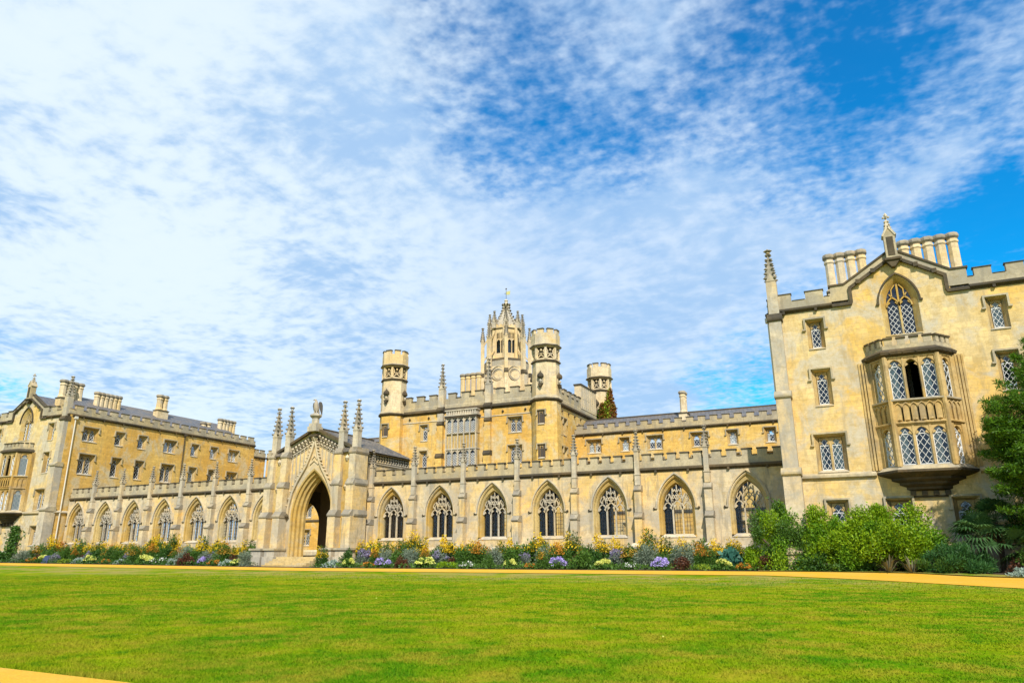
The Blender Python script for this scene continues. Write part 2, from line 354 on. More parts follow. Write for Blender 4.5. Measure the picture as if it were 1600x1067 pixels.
def pinnacle_mb(w, shaft, h, mat=None, cap=None):             # square shaft then crocketed spire, origin at shaft foot
    m = mat or S_DRS; mb = MB(); s = w / 2; pm_ = S_PIN
    mb.box(-s, s, -s, s, 0, shaft, m)
    g = w * 0.9
    for sx, sy in ((1, 0), (-1, 0), (0, 1), (0, -1)):          # gablets
        o = s + .03
        if sx: P = [(sx * o, -s, shaft), (sx * o, s, shaft), (sx * o, 0, shaft + g)]; Q = (0, 0, shaft + g)
        else: P = [(-s, sy * o, shaft), (s, sy * o, shaft), (0, sy * o, shaft + g)]; Q = (0, 0, shaft + g)
        mb.poly(P, m); mb.poly([P[0], P[2], Q], m); mb.poly([P[1], P[2], Q], m)
    sp0 = shaft + .02; top = shaft + h * .86; r0, r1 = s * 1.25, s * .22
    mb.ngon(0, 0, r0, sp0, r1, top, pm_, 4, PI / 4)
    nl = 6
    for k in range(nl):
        t = (k + .6) / nl; z = sp0 + (top - sp0) * t; r = r0 + (r1 - r0) * t; cr = w * .27 * (1 - .3 * t)
        for q in range(4):
            a = PI / 4 + q * PI / 2; mb.octa(((r + cr * .55) * math.cos(a), (r + cr * .55) * math.sin(a), z), cr, pm_, .8)
    mb.ngon(0, 0, s * .5, top - .02, s * .5, top + .04, m, 8)
    zc = top + h * .075; cr = w * .25
    for v in ((0, 0), (1, 0), (-1, 0), (0, 1), (0, -1)): mb.octa((v[0] * w * .24, v[1] * w * .24, zc), cr, pm_, .8)
    mb.octa((0, 0, shaft + h - cr), cr * .8, m, 1.4)
    return mb
def lattice(mb, u0, u1, z0, z1, d, nx, nz, w=.028, mat=None, dz=True, head=0.0):
    mat = mat or LEAD; W, H = (u1 - u0), (z1 - z0); cw, chh = W / nx, H / nz
    def line(a, b):
        mb.ribbon([a, b], w, d - .012, d + .012, mat)
    if dz:
        for k in range(-nz, nx + 1):
            # lines z = (u/cw - k)*chh both ways, clipped
            for sgn in (1, -1):
                pts = []
                ua, ub = max(0, k * cw), min(W, (k + nz) * cw)
                if ub - ua < 1e-4: continue
                za, zb = (ua / cw - k) * chh, (ub / cw - k) * chh
                if sgn > 0: line((u0 + ua, z0 + za), (u0 + ub, z0 + zb))
                else: line((u1 - ua, z0 + za), (u1 - ub, z0 + zb))
    else:
        for i in range(1, nx): line((u0 + cw * i, z0), (u0 + cw * i, z1))
        for i in range(1, nz): line((u0, z0 + chh * i), (u1, z0 + chh * i))
def rect_window(nl, lw, h, dep=0.34, hood=True, curt=0, bigl=True):
    """square-headed window: nl lights of width lw, opening height h, origin at the middle of the sill, wall plane d=0"""
    mull = .11; W = nl * lw + (nl - 1) * mull; fw = .24; A = W / 2 + fw
    fr = MB()
    # splayed reveal
    for (a, c) in (((-A, -W / 2), 0), ((A, W / 2), 0)):
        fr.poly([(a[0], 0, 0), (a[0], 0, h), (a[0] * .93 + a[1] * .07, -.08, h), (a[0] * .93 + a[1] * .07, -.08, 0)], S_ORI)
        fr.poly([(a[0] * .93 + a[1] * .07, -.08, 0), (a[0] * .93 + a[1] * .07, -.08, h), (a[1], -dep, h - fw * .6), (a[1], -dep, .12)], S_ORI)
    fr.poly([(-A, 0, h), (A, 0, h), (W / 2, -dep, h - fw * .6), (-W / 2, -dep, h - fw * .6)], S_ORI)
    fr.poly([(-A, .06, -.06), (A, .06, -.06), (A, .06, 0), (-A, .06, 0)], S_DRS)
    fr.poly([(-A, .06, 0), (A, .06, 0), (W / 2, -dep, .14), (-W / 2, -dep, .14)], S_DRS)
    zt = h - fw * .6; hd = min(lw * .75, h * .3); u = -W / 2
    gl = MB(); la = MB(); cu = MB()
    for i in range(nl):
        c = u + lw / 2; zs = zt - hd - .03
        arch_fill(fr, c, lw / 2, zs, hd, zt, S_ORI, d=-dep + .1, n=6)
        arch_loft(fr, c, .14, zs, [(lw / 2, hd, -dep + .1, S_ORI), (lw / 2 - .03, hd - .03, -dep - .02, S_ORI)], n=6)
        # cusps
        for sg in (-1, 1): fr.prism([(c + sg * lw * .47, zs + hd * .1), (c + sg * lw * .20, zs + hd * .32), (c + sg * lw * .40, zs + hd * .62)], -dep, -dep + .07, S_ORI)
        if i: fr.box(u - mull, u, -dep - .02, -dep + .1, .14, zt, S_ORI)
        gl.poly([(u, -dep - .03, .1), (u + lw, -dep - .03, .1), (u + lw, -dep - .03, zt), (u, -dep - .03, zt)], GLASS)
        lattice(gl, u + .02, u + lw - .02, .16, zt - .05, -dep, 2, max(3, int(round(h / .52))), w=.021)
        gl.ribbon([(u + .02, .16), (u + lw - .02, .16), (u + lw - .02, zs), (u + .02, zs)], .042, -dep - .012, -dep + .015, LEAD, closed=True)
        if curt and (i + curt) % 2 == 0 or curt == 3: cu.box(u + .03, u + lw - .03, -dep - .22, -dep - .2, .1, zt, CURT)
        elif curt: cu.box(u + .03, u + lw * .34, -dep - .22, -dep - .2, .1, zt, CURT)
        u += lw + mull
    if hood:
        a = A + .10; hl = min(.75, h * .38)
        fr.ribbon([(-a - .16, h + .12 - hl), (-a, h + .12 - hl), (-a, h + .12), (a, h + .12), (a, h + .12 - hl), (a + .16, h + .12 - hl)], .11, 0, .15, S_DRK if curt == 9 else S_GRY)
    kids = [('glass', gl)]
    if cu.f: kids.append(('curtain', cu))
    return fr, kids, A
WIN = {}
def get_win(nl, lw, h, curt=0, hood=True):
    k = (nl, lw, h, curt, hood)
    if k not in WIN:
        fr, kids, A = rect_window(nl, lw, h, curt=curt, hood=hood); WIN[k] = (proto('window', fr, kids), A)
    return WIN[k]
def put_window(parent, fr, u, z, nl, lw, h, holes, curt=None, ang=0.0, hood=True):
    cu = random.choice((0, 0, 1, 0, 2, 0)) if curt is None else curt
    p, A = get_win(nl, lw, h, cu, hood); q = fr(u, 0, z)
    place(p, parent, q.x, q.y, q.z, R(ang)); holes.append((u - A, u + A, z, z + h))
def fit_light(total, nl): return (total - (nl - 1) * .11 - .48) / nl

# ------------------------------------------------------------------ ground, lawn, path
def sstep(t): t = max(0.0, min(1.0, t)); return t * t * (3 - 2 * t)
def gz(x, y):
    return (.05 * sstep((y - 41) / 2.5) + .14 * sstep((y - 43.5) / 2.5) + .30 * max(0.0, min(1.0, (-40 - x) / 45)) * sstep((y - 25) / 20)
            + .02 * math.sin(x * .23) * math.sin(y * .31 + x * .1) * sstep((y - 12) / 10) * (1 - sstep((y - 38) / 5)))
def grid_sheet(name, xs, ys, dz, mat, inside=None):
    V = [(x, y, gz(x, y) + dz) for y in ys for x in xs]; n = len(xs); F = []
    for j in range(len(ys) - 1):
        for i in range(n - 1): F.append((j * n + i, j * n + i + 1, (j + 1) * n + i + 1, (j + 1) * n + i))
    me = bpy.data.meshes.new(name); me.from_pydata(V, [], F); me.materials.append(mat); me.polygons.foreach_set('use_smooth', [True] * len(F))
    o = link(name, me); o['kind'] = 'structure'; return o
def strip_sheet(name, A, B, dz, mat, sub=6, lat=4):
    def dens(P):
        out = []
        for (a, b), (c, d) in zip(P, P[1:]):
            for k in range(sub): out.append((a + (c - a) * k / sub, b + (d - b) * k / sub))
        return out + [P[-1]]
    A, B = dens(A), dens(B); V = []; F = []
    for (a, b), (c, d) in zip(A, B):
        for k in range(lat + 1):
            x, y = a + (c - a) * k / lat, b + (d - b) * k / lat; V.append((x, y, gz(x, y) + dz))
    n = lat + 1
    for j in range(len(A) - 1):
        for i in range(lat): F.append((j * n + i, j * n + i + 1, (j + 1) * n + i + 1, (j + 1) * n + i))
    me = bpy.data.meshes.new(name); me.from_pydata(V, [], F); me.materials.append(mat)
    o = link(name, me); o['kind'] = 'structure'; return o
def lawn_mat():
    m, t, b = mat_principled('mown_grass', (0.1, 0.2, 0.02), 1.0, spec=0.0)
    P = t.new('ShaderNodeNewGeometry').outputs['Position']; x, y, z = t.sep(P)
    n1 = t.noise(P, 0.22, 5, 0.65, 0.4); n2 = t.noise(P, 1.1, 5, 0.7, 0.2); n3 = t.noise(P, 16, 4, 0.75); n4 = t.noise(P, 0.09, 3, 0.5)
    c = t.mix(t.ramp(n1, 0.40, 0.60), (0.075, 0.22, 0.002), (0.22, 0.29, 0.004))
    c = t.mix(t.ramp(n2, 0.42, 0.66, 0.0, 0.8), c, (0.36, 0.30, 0.02))
    c = t.mix(t.ramp(n2, 0.34, 0.44, 0.85, 0.0), c, (0.05, 0.16, 0.008))
    dry = t.math('MULTIPLY', t.ramp(y, 27.0, 38.0), t.ramp(t.noise(P, 0.3, 5, 0.65), 0.40, 0.60))
    c = t.mix(t.math('MULTIPLY', dry, 0.85), c, (0.36, 0.28, 0.09))
    c = t.mix(t.ramp(n3, 0.3, 0.7, 0.0, 0.55), c, t.mix(1.0, c, (0.5, 0.55, 0.4), 'MULTIPLY'))
    t.lk(c, b.inputs['Base Color'])
    bp = t.new('ShaderNodeBump'); bp.inputs['Strength'].default_value = 0.8; bp.inputs['Distance'].default_value = 0.04
    t.lk(n3, bp.inputs['Height']); t.lk(bp.outputs[0], b.inputs['Normal']); return m
LAWN = lawn_mat()
def gravel_mat():
    m, t, b = mat_principled('sandy_gravel', (0.72, 0.42, 0.06), 0.95, spec=0.1)
    P = t.new('ShaderNodeNewGeometry').outputs['Position']
    n = t.noise(P, 0.7, 4, 0.6); n2 = t.noise(P, 45, 3, 0.8)
    c = t.mix(t.ramp(n, 0.35, 0.65), (0.74, 0.395, 0.028), (0.68, 0.41, 0.06)); n3 = t.noise(P, 14, 5, 0.75)
    c = t.mix(t.ramp(n2, 0.35, 0.65, 0, 0.6), c, (0.42, 0.22, 0.02)); c = t.mix(t.ramp(n3, 0.5, 0.7, 0, 0.5), c, (0.50, 0.30, 0.07))
    t.lk(c, b.inputs['Base Color']); bp = t.new('ShaderNodeBump'); bp.inputs['Strength'].default_value = 0.5; bp.inputs['Distance'].default_value = 0.01
    t.lk(n2, bp.inputs['Height']); t.lk(bp.outputs[0], b.inputs['Normal']); return m
GRAVEL = gravel_mat()
SOIL = mat_principled('dark_soil', (0.045, 0.03, 0.018), 0.95)[0]
def frange(a, b, s):
    n = max(1, int(round((b - a) / s))); return [a + (b - a) * i / n for i in range(n + 1)]
grid_sheet('ground', [-2500, -900, -400] + frange(-160, 60, 4) + [400, 900, 2500], [-900, -300, -60, -20] + frange(-5, 60, 1.25) + [80, 150, 400, 900, 2500], -0.012, LAWN)
PB = [(-160, 46), (-60, 46), (-30, 46), (-3, 46), (2, 45.3), (7.2, 42.8), (12, 37.5), (16, 30), (19, 18), (20, 2)]
PF = [(-160, 43.5), (-60, 43.5), (-30, 43.5), (-5.3, 43.3), (-1.5, 41.3), (1.2, 38.0), (5.2, 32.6), (9, 25), (11.5, 15), (12.5, 2)]
strip_sheet('path', PF, PB, 0.010, GRAVEL)
strip_sheet('near_path', [(-60, 2.0), (-30, 2.6), (-12, 3.1), (-6, 3.2), (6, 3.2)], [(-60, 6.1), (-30, 5.9), (-9.4, 5.72), (-7.2, 5.66), (6, 4.6)], 0.012, GRAVEL)
strip_sheet('flower_bed', [(-88, 46.25), (-60, 46.2), (-30, 46.2), (-3, 46.2), (2.2, 45.6), (7.4, 43.1), (12.4, 37.8)], [(-88, 56), (-60, 56), (-30, 56), (-3, 56), (4.2, 56), (12, 54), (22, 48)], 0.022, SOIL)
strip_sheet('grass_verge', [(-6, 46.04), (-3, 46.04), (2, 45.34), (7.25, 42.85), (12.1, 37.6)], [(-6, 46.7), (-3, 46.8), (2.3, 46.2), (7.9, 43.8), (12.9, 38.5)], 0.05, LAWN, lat=2)
_mb = MB()
for _i in range(1): _mb.box(-47.4, -41.2, -48.6, -45.9, .0, .215, GRAVEL)
structure('gate_apron', _mb)

# ------------------------------------------------------------------ cloister walls
def cloister_window_proto():
    fr = MB(); gl = MB(); a0, r0, a1, r1, zs = 1.34, 2.3, 1.06, 1.72, 1.9       # z from the sill (2.55)
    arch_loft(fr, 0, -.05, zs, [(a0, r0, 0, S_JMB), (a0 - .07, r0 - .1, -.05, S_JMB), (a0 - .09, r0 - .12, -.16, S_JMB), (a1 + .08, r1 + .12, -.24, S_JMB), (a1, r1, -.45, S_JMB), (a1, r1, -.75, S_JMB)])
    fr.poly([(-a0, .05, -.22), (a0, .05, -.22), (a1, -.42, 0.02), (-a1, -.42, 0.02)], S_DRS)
    fr.poly([(-a1, -.42, .02), (a1, -.42, .02), (a1, -.75, .02), (-a1, -.75, .02)], S_DRS)
    d0, d1 = -.52, -.36; L = 2 * a1 / 3; m = L / 2
    T = S_DRS
    H = [(-a0 - .32, zs - .1), (-a0 - .12, zs - .1)] ; P = arch_pts(0, a0 + .12, zs, r0 + .2, 10)
    fr.ribbon([(-a0 - .3, zs)] + P + [(a0 + .3, zs)], .1, 0, .13, S_DRS)
    for sg in (-1, 1): fr.octa((sg * (a0 + .3), .07, zs - .03), .12, S_DRK)
    for sg in (-1, 1):
        fr.ribbon([(sg * m, 0), (sg * m, zs + .35), (sg * (m + .10), zs + .75), (sg * (m + .26), zs + 1.02)], .105, d0, d1, T)     # mullion branching outward
        fr.ribbon([(sg * m, zs + .35), (sg * m * .98, zs + .8), (sg * m * .9, zs + 1.42)], .085, d0, d1, T)
    for c in (-L, 0, L):
        h = .52; z0 = zs - .12 + (.12 if c == 0 else 0)
        fr.ribbon(arch_pts(c, L / 2 - .02, z0, h, 5), .08, d0, d1, T)
        for sg in (-1, 1):
            fr.prism([(c + sg * L * .46, z0 - .05), (c + sg * L * .16, z0 + .13), (c + sg * L * .36, z0 + .32)], d0 + .03, d1 - .03, T)
    fr.ribbon([(0, zs + .52), (0, zs + r1 - .05)], .07, d0, d1, T)
    for sg in (-1, 1):                                            # net tracery
        fr.ribbon([(0, zs + .52), (sg * m * .5, zs + .78), (sg * m, zs + .62)], .06, d0, d1, T)
        fr.ribbon([(0, zs + 1.0), (sg * m * .5, zs + .82), (sg * m, zs + 1.0)], .06, d0, d1, T)
        fr.ribbon([(0, zs + 1.08), (sg * m * .45, zs + 1.32), (sg * m * .92, zs + 1.1)], .06, d0, d1, T)
        fr.ribbon([(sg * L, zs + .40), (sg * L * .97, zs + .62), (sg * (m + .2), zs + .86)], .06, d0, d1, T)
        fr.ribbon([(sg * L, zs + .40), (sg * (L + .16), zs + .66), (sg * (L + .02), zs + .95)], .06, d0, d1, T)
        fr.octa((sg * L, -.44, zs + .62), .07, T); fr.octa((sg * m * .5, -.44, zs + .82), .06, T); fr.octa((sg * m * .5, -.44, zs + 1.2), .05, T)
    P = [(-a1, 0.02)] + arch_pts(0, a1, zs, r1, 8) + [(a1, 0.02)]
    gl.poly([(u, -.60, z) for u, z in P], CGLASS)
    for c in (-L, 0, L):
        lattice(gl, c - L / 2 + .05, c + L / 2 - .05, .02, zs + .15, -.57, 3, 7, w=.026, mat=IRON, dz=False)
    return proto('window', fr, [('leaded_glass', gl)])
CW = cloister_window_proto()
def cloister_buttress_proto():
    mb = MB(); m = S_CLO; t = S_DRS
    mb.box(-.42, .42, 0, 1.05, -2.0, -.35, m)                                  # z measured from 1.9
    mb.uprism([(0, -.35), (1.15, -.35), (1.15, -.2), (.78, .05), (0, .05)], -.5, .5, S_DRS)
    mb.box(-.28, .28, 0, .68, .05, 1.78, m)
    mb.uprism([(0, 1.78), (.72, 1.78), (.78, 1.86), (.78, 1.92), (.62, 2.02), (.45, 2.25), (0, 2.25)], -.31, .31, S_PIN)
    mb.box(-.26, .26, 0, .48, 2.25, 3.78, m)
    mb.uprism([(0, 3.78), (.52, 3.78), (.58, 3.86), (.58, 3.92), (.44, 4.02), (.3, 4.25), (0, 4.25)], -.29, .29, S_PIN)
    mb.box(-.2, .2, 0, .36, 4.25, 5.0, t); mb.box(-.23, .23, 0, .40, 5.0, 5.08, t)
    mb.box(-.18, .18, .0, .36, 5.08, 6.75, t)
    pin = pinnacle_mb(.42, .05, 1.68)
    o = proto('buttress', mb, [('pinnacle', pin)]); KIDS[o.name][0].location = (0, -.17, 6.75); return o
CB = cloister_buttress_proto()
def cloister(label, wins, butts, x0, x1, open_rear, far_label):
    t = thing('cloister_wall', label, 'cloister', ((x0 + x1) / 2, 54, 0))
    F = Fr(0, 54); mb = MB(F); holes = [(c - 1.34, c + 1.34, 2.33, 6.80) for c in wins]
    wall(mb, x0, x1, -.4, 7.1, holes, S_CLO)
    for c in wins: arch_fill(mb, c, 1.34, 4.45, 2.3, 6.80, S_CLO)
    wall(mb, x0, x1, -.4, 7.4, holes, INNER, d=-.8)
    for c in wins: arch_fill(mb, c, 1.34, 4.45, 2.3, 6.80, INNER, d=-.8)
    mb.uprism([(0, -.4), (.16, -.4), (.16, 1.55), (0, 1.75)], x0, x1, S_DRS)
    part('wall', mb, t)
    mb = MB(F); segs = [x0] + butts + [x1]
    for a, b in zip(segs, segs[1:]):
        if b - a > .6: parapet(mb, a + .17, b - .17, 7.08, hw=.52, hm=.44, pitch=1.0, fill=.62, ch=.36, cp=.2)
    part('parapet', mb, t)
    for c in wins: place(CW, t, c, 54, 2.55)
    for c in butts: place(CB, t, c, 54, 1.9)
    # rear wall of the walk, roof and floor
    mb = MB(F); rh = [(c - 1.25, c + 1.25, 1.6, 6.75) for c in wins] if open_rear else []
    if open_rear:
        for c in (-42.7,):
            if x0 < c: rh.append((c - 1.25, c + 1.25, 1.6, 6.75))
    if not open_rear: rh.append((-50.4 - 1.3, -50.4 + 1.3, 1.1, 6.75))
    for d in (-4.2, -4.8):
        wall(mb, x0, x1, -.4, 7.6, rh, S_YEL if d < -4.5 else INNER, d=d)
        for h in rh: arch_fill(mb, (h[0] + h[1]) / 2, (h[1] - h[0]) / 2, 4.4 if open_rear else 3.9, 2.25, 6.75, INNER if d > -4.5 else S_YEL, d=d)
    for h in rh:
        hw_ = (h[1] - h[0]) / 2; arch_loft(mb, (h[0] + h[1]) / 2, h[2], 4.4 if open_rear else 3.9, [(hw_, 2.25, -4.2, S_JMB), (hw_, 2.25, -4.8, S_JMB)])
        mb.poly([(h[0], -4.2, h[2]), (h[1], -4.2, h[2]), (h[1], -4.8, h[2]), (h[0], -4.8, h[2])], S_DRS)
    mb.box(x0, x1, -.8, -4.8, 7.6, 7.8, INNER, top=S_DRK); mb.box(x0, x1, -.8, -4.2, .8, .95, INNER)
    part('rear_arcade', mb, t)
    return t
WR = [-37.6, -32.62, -27.55, -22.57, -17.47, -12.35, -7.2]; BR = [-39.7, -35.2, -30.25, -25.2, -20.2, -15.1, -9.9]
WL = [-80.35, -75.7, -71.1, -66.4, -61.7, -57.0, -52.4]; BL = [-77.75, -73.2, -68.55, -63.9, -59.2, -54.45]
cloister('long crenellated stone cloister wall with seven traceried windows between the gatehouse and the tall right wing', WR, BR, -39.96, -4.18, True, '')
cloister('crenellated stone cloister wall running from the distant left wing to the left side of the gatehouse', WL, BL, -82.1, -49.14, False, '')

# ------------------------------------------------------------------ wings
def wing_chimney(parent, x, y, z0, zt, n, sp, ang=0.0, rad=.32, base=1.2):
    mb = MB(Fr(x, y, ang)); w = sp * n / 2
    mb.box(-w, w, -.5, .5, z0, z0 + base, S_TWR); mb.box(-w - .08, w + .08, -.58, .58, z0 + base, z0 + base + .12, S_DRK)
    for i in range(n):
        u = (i - (n - 1) / 2) * sp; zb = z0 + base + .12
        mb.rings(u, 0, [(rad * 1.2, zb), (rad * 1.2, zb + .15), (rad, zb + .3), (rad * .95, zt - .75), (rad * 1.12, zt - .68), (rad * 1.12, zt - .6), (rad * .98, zt - .5), (rad * .98, zt - .42, S_PIN), (rad * 1.34, zt - .28, S_PIN), (rad * 1.34, zt - .16, S_PIN), (rad * 1.15, zt, S_PIN)], S_TWR)
    return part('chimney', mb, parent)
def canted(mb, half_out, half_in, dep, z0, z1, mat, dout=0.0, closed=True):
    P = [(-half_out, 0), (-half_in, dep), (half_in, dep), (half_out, 0)]
    for (a, b), (c, e) in zip(P, P[1:]): mb.poly([(a, b, z0), (c, e, z0), (c, e, z1), (a, b, z1)], mat)
    if closed:
        mb.poly([(a, b, z1) for a, b in P], mat); mb.poly([(a, b, z0) for a, b in reversed(P)], mat)
def canted2(mb, A, B, mat):      # loft between two canted outlines: (half_out, half_in, dep, z)
    def pl(q): ho, hi, d, z = q; return [(-ho, 0, z), (-hi, d, z), (hi, d, z), (ho, 0, z)]
    a, b = pl(A), pl(B)
    for i in range(3): mb.poly([a[i], a[i + 1], b[i + 1], b[i]], mat)
def oriel(t, fr, zb, scale=1.0, open_light=True):
    """two-storey canted oriel; fr origin on the wall plane at its centre line"""
    HO, HI, D = 2.35, 1.42, 1.25
    o = MB(fr)
    # corbelled base
    st = [(.95, .5, .05, zb - 1.25), (1.2, .6, .45, zb - 1.15), (1.2, .6, .45, zb - 1.02), (1.55, .85, .75, zb - .88), (1.55, .85, .75, zb - .76), (1.95, 1.1, 1.0, zb - .62), (1.95, 1.1, 1.0, zb - .5), (2.5, 1.45, 1.3, zb - .32), (2.68, 1.6, 1.48, zb - .22)]
    for A, B in zip(st, st[1:]): canted2(o, A, B, S_DRK)  # dark stone here paints in the shade below the sill
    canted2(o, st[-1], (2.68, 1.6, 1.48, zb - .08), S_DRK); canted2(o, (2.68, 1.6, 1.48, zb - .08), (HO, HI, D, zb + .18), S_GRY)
    for u in (-.9, -.3, .3, .9): o.box(u - .14, u + .14, 0, .3, zb - 1.5, zb - 1.25, S_DRK)
    o.box(-1.2, 1.2, 0, .1, zb - 1.62, zb - 1.52, S_DRK)
    H1 = (zb + .18, zb + 2.62); PN = (zb + 2.62, zb + 4.1); H2 = (zb + 4.1, zb + 6.75); top = zb + 6.75
    segs = []
    P = [(-HO, 0), (-HI, D), (HI, D), (HO, 0)]
    for (a, b), (c, e) in zip(P, P[1:]):
        L = math.hypot(c - a, e - b); segs.append((a, b, c, e, L))
    body = part('oriel_window', o, t)
    sash = MB(); cur = MB(); crown = MB(fr)
    def sfr(seg):
        a, b, c, e, L = seg; f = Fr(0, 0); f.o = fr(a, b, 0); f.U = (fr(c, e, 0) - f.o).normalized(); f.N = f.U.cross(Vector((0, 0, 1))).normalized(); return f
    tr = MB()
    for k, seg in enumerate(segs):
        f = sfr(seg); L = seg[4]; nl = 3 if k == 1 else 1
        tr.fr = f; sash.fr = f; cur.fr = f
        e = .16 if k == 1 else .2; inner = L - 2 * e; mu = .12; lw = (inner - (nl - 1) * mu) / nl
        if k != 1: lw = min(lw, .8); e = (L - lw) / 2
        for (z0, z1) in (H1, H2):
            zt = z1 - .12; hd = .5
            tr.box(0, L, -.12, .03, z1 - .10, z1, S_ORI)
            for i in range(nl):
                u = e + i * (lw + mu); cc = u + lw / 2; zs = zt - hd - .08
                arch_fill(tr, cc, lw / 2, zs, hd, z1 - .1, S_ORI, d=-.03, n=6)
                arch_loft(tr, cc, z0, zs, [(lw / 2, hd, -.03, S_ORI), (lw / 2 - .03, hd - .03, -.16, S_ORI)], n=6)
                for sg in (-1, 1): tr.prism([(cc + sg * lw * .46, zs + .05), (cc + sg * lw * .2, zs + hd * .35), (cc + sg * lw * .38, zs + hd * .66)], -.14, -.08, S_ORI)
                if open_light and k == 1 and i == 1 and z0 == H2[0]: continue
                sash.poly([(u, -.18, z0), (u + lw, -.18, z0), (u + lw, -.18, z1 - .1), (u, -.18, z1 - .1)], GLASS)
                lattice(sash, u + .03, u + lw - .03, z0 + .05, zs + .35, -.16, 2, 4, w=.024)
                sash.ribbon([(u + .04, z0 + .05), (u + lw - .04, z0 + .05), (u + lw - .04, zs + .1), (u + .04, zs + .1)], .045, -.172, -.14, LEAD, closed=True)
                if (k + i) % 2 == 1 or k == 2: cur.box(u + .02, u + lw * (.6 if k == 1 else .95), -.34, -.32, z0, z1 - .15, CURT)
            us = 0
            for i in range(nl + 1):                                # piers and mullions
                a = e + i * (lw + mu) - mu if i else 0; b = e + i * (lw + mu) if i < nl else L
                if i == 0: a, b = 0, e
                if i == nl: a, b = e + nl * lw + (nl - 1) * mu, L
                tr.box(a + .001, b - .001, -.15, .0 if 0 < i < nl else .045, z0, z1 - .1, S_ORI)
        # panelled band
        z0, z1 = PN
        tr.box(0, L, -.12, -.02, z0, z1, S_ORI); tr.uprism([(-.02, z1 - .14), (.14, z1 - .1), (.14, z1), (-.02, z1 + .02)], 0, L, S_GRY)
        tr.uprism([(-.02, z0 - .02), (.12, z0), (.12, z0 + .08), (-.02, z0 + .16)], 0, L, S_ORI)
        npn = 6 if k == 1 else 3
        for i in range(npn):
            pw = (L - .3) / npn; c = .15 + pw * (i + .5)
            tr.ribbon([(c - pw / 2, z0 + .1)] + arch_pts(c, pw / 2, z1 - .55, .32, 4) + [(c + pw / 2, z0 + .1)], .06, -.02, .05, S_ORI)
            if k == 1: tr.octa((c, .05, z0 + .2), .16, S_ORI, .7)
    # corner posts and the moulded jambs where the bay meets the wall
    for sg in (-1, 1):
        for q in range(3): tr.fr = fr; tr.box(sg * (HO + .08 + q * .17), sg * (HO + .19 + q * .17), 0, .16 - q * .05, zb + .05, top + .05, S_ORI)
        tr.fr = fr; tr.ngon(sg * HI, D + .02, .15, zb + .1, .13, top, S_ORI, 6); tr.box(sg * HO - .1, sg * HO + .1, -.05, .12, zb + .1, top, S_ORI)
    link('tracery', tr.mesh('tracery', worldloc(body)), body); link('glass', sash.mesh('glass', worldloc(body)), body); link('curtain', cur.mesh('curtain', worldloc(body)), body)
    inner_ = MB(fr); canted(inner_, HO - .3, HI - .3, D - .6, zb + .1, top, INNER, closed=True)
    # crown: cornice and battlement
    for A, B, m_ in (((HO, HI, D, top), (HO + .25, HI + .15, D + .22, top + .12), S_DRK), ((HO + .25, HI + .15, D + .22, top + .12), (HO + .3, HI + .18, D + .27, top + .28), S_DRK), ((HO + .3, HI + .18, D + .27, top + .28), (HO + .02, HI, D + .02, top + .48), S_DRK), ((HO + .02, HI, D + .02, top + .48), (HO + .02, HI, D + .02, top + .72), S_GRY)):
        canted2(crown, A, B, m_)
    crown.poly([(-HO, 0, top + .7), (-HI, D, top + .7), (HI, D, top + .7), (HO, 0, top + .7)], S_DRK)
    for k, seg in enumerate(segs):
        f = sfr(seg); crown.fr = f; L = seg[4]; n = 4 if k == 1 else 3; p = L / n
        for i in range(n):
            a, b = p * (i + .2), p * (i + .8); crown.box(a, b, -.16, .03, top + .72, top + 1.12, S_GRY); crown.box(a - .05, b + .05, -.2, .1, top + 1.12, top + 1.22, S_DRK)
            if k == 1 or True: crown.octa((p * (i + .5), .2, top + .18), .12, S_DRK)
    link('crown', crown.mesh('crown', worldloc(body)), body)
    return body
def gable_window(t, fr, z0, a=.86, curt=1):
    w = MB(); zs, r = 2.15, 1.45; ai = a - .14
    arch_loft(w, 0, 0, zs, [(a + .2, r + .3, 0, S_JMB), (a + .12, r + .2, -.08, S_JMB), (a, r + .06, -.2, S_JMB), (ai, r - .1, -.36, S_JMB)])
    w.poly([(-a - .2, .05, -.08), (a + .2, .05, -.08), (ai, -.34, .06), (-ai, -.34, .06)], S_DRS)
    w.ribbon([(-a - .46, zs - .05)] + arch_pts(0, a + .32, zs - .05, r + .48, 10) + [(a + .46, zs - .05)], .1, 0, .14, S_DRK)
    w.ribbon([(0, 0), (0, zs + r - .2)], .11, -.34, -.2, S_JMB)
    for sg in (-1, 1):
        c = sg * ai / 2; w.ribbon(arch_pts(c, ai / 2, zs - .25, .62, 5), .08, -.34, -.2, S_JMB)
        w.ribbon([(c, zs + .37), (c - .02 * sg, zs + .9), (sg * .12, zs + 1.2)], .07, -.34, -.2, S_JMB)
        w.ribbon([(c, zs + .37), (c + sg * .14, zs + .62)], .06, -.34, -.2, S_JMB)
        for s2 in (-1, 1): w.prism([(c + s2 * ai * .45, zs - .15), (c + s2 * ai * .18, zs + .02), (c + s2 * ai * .34, zs + .2)], -.32, -.24, S_JMB)
    g = MB(); P = [(-ai, .02)] + arch_pts(0, ai, zs, r - .1, 8) + [(ai, .02)]
    g.poly([(u, -.40, z) for u, z in P], GLASS)
    for c in (-ai / 2, ai / 2): lattice(g, c - ai / 2 + .06, c + ai / 2 - .04, .05, zs - .15, -.37, 2, 5, w=.024)
    w.fr = fr; q = fr(0, 0, z0)
    p = proto('window', MB()); bpy.data.objects.remove(p); PROTOS.pop()
    me = w.mesh('window') if False else None
    # re-base into the wing frame (frames here are axis-aligned to the front)
    w.v = [(x + q.x, y + q.y, z + q.z) for x, y, z in w.v]; g.v = [(x + q.x, y + q.y, z + q.z) for x, y, z in g.v]
    o = part('window', w, t); link('glass', g.mesh('glass', worldloc(o)), o); return (a + .2, zs, r + .3)
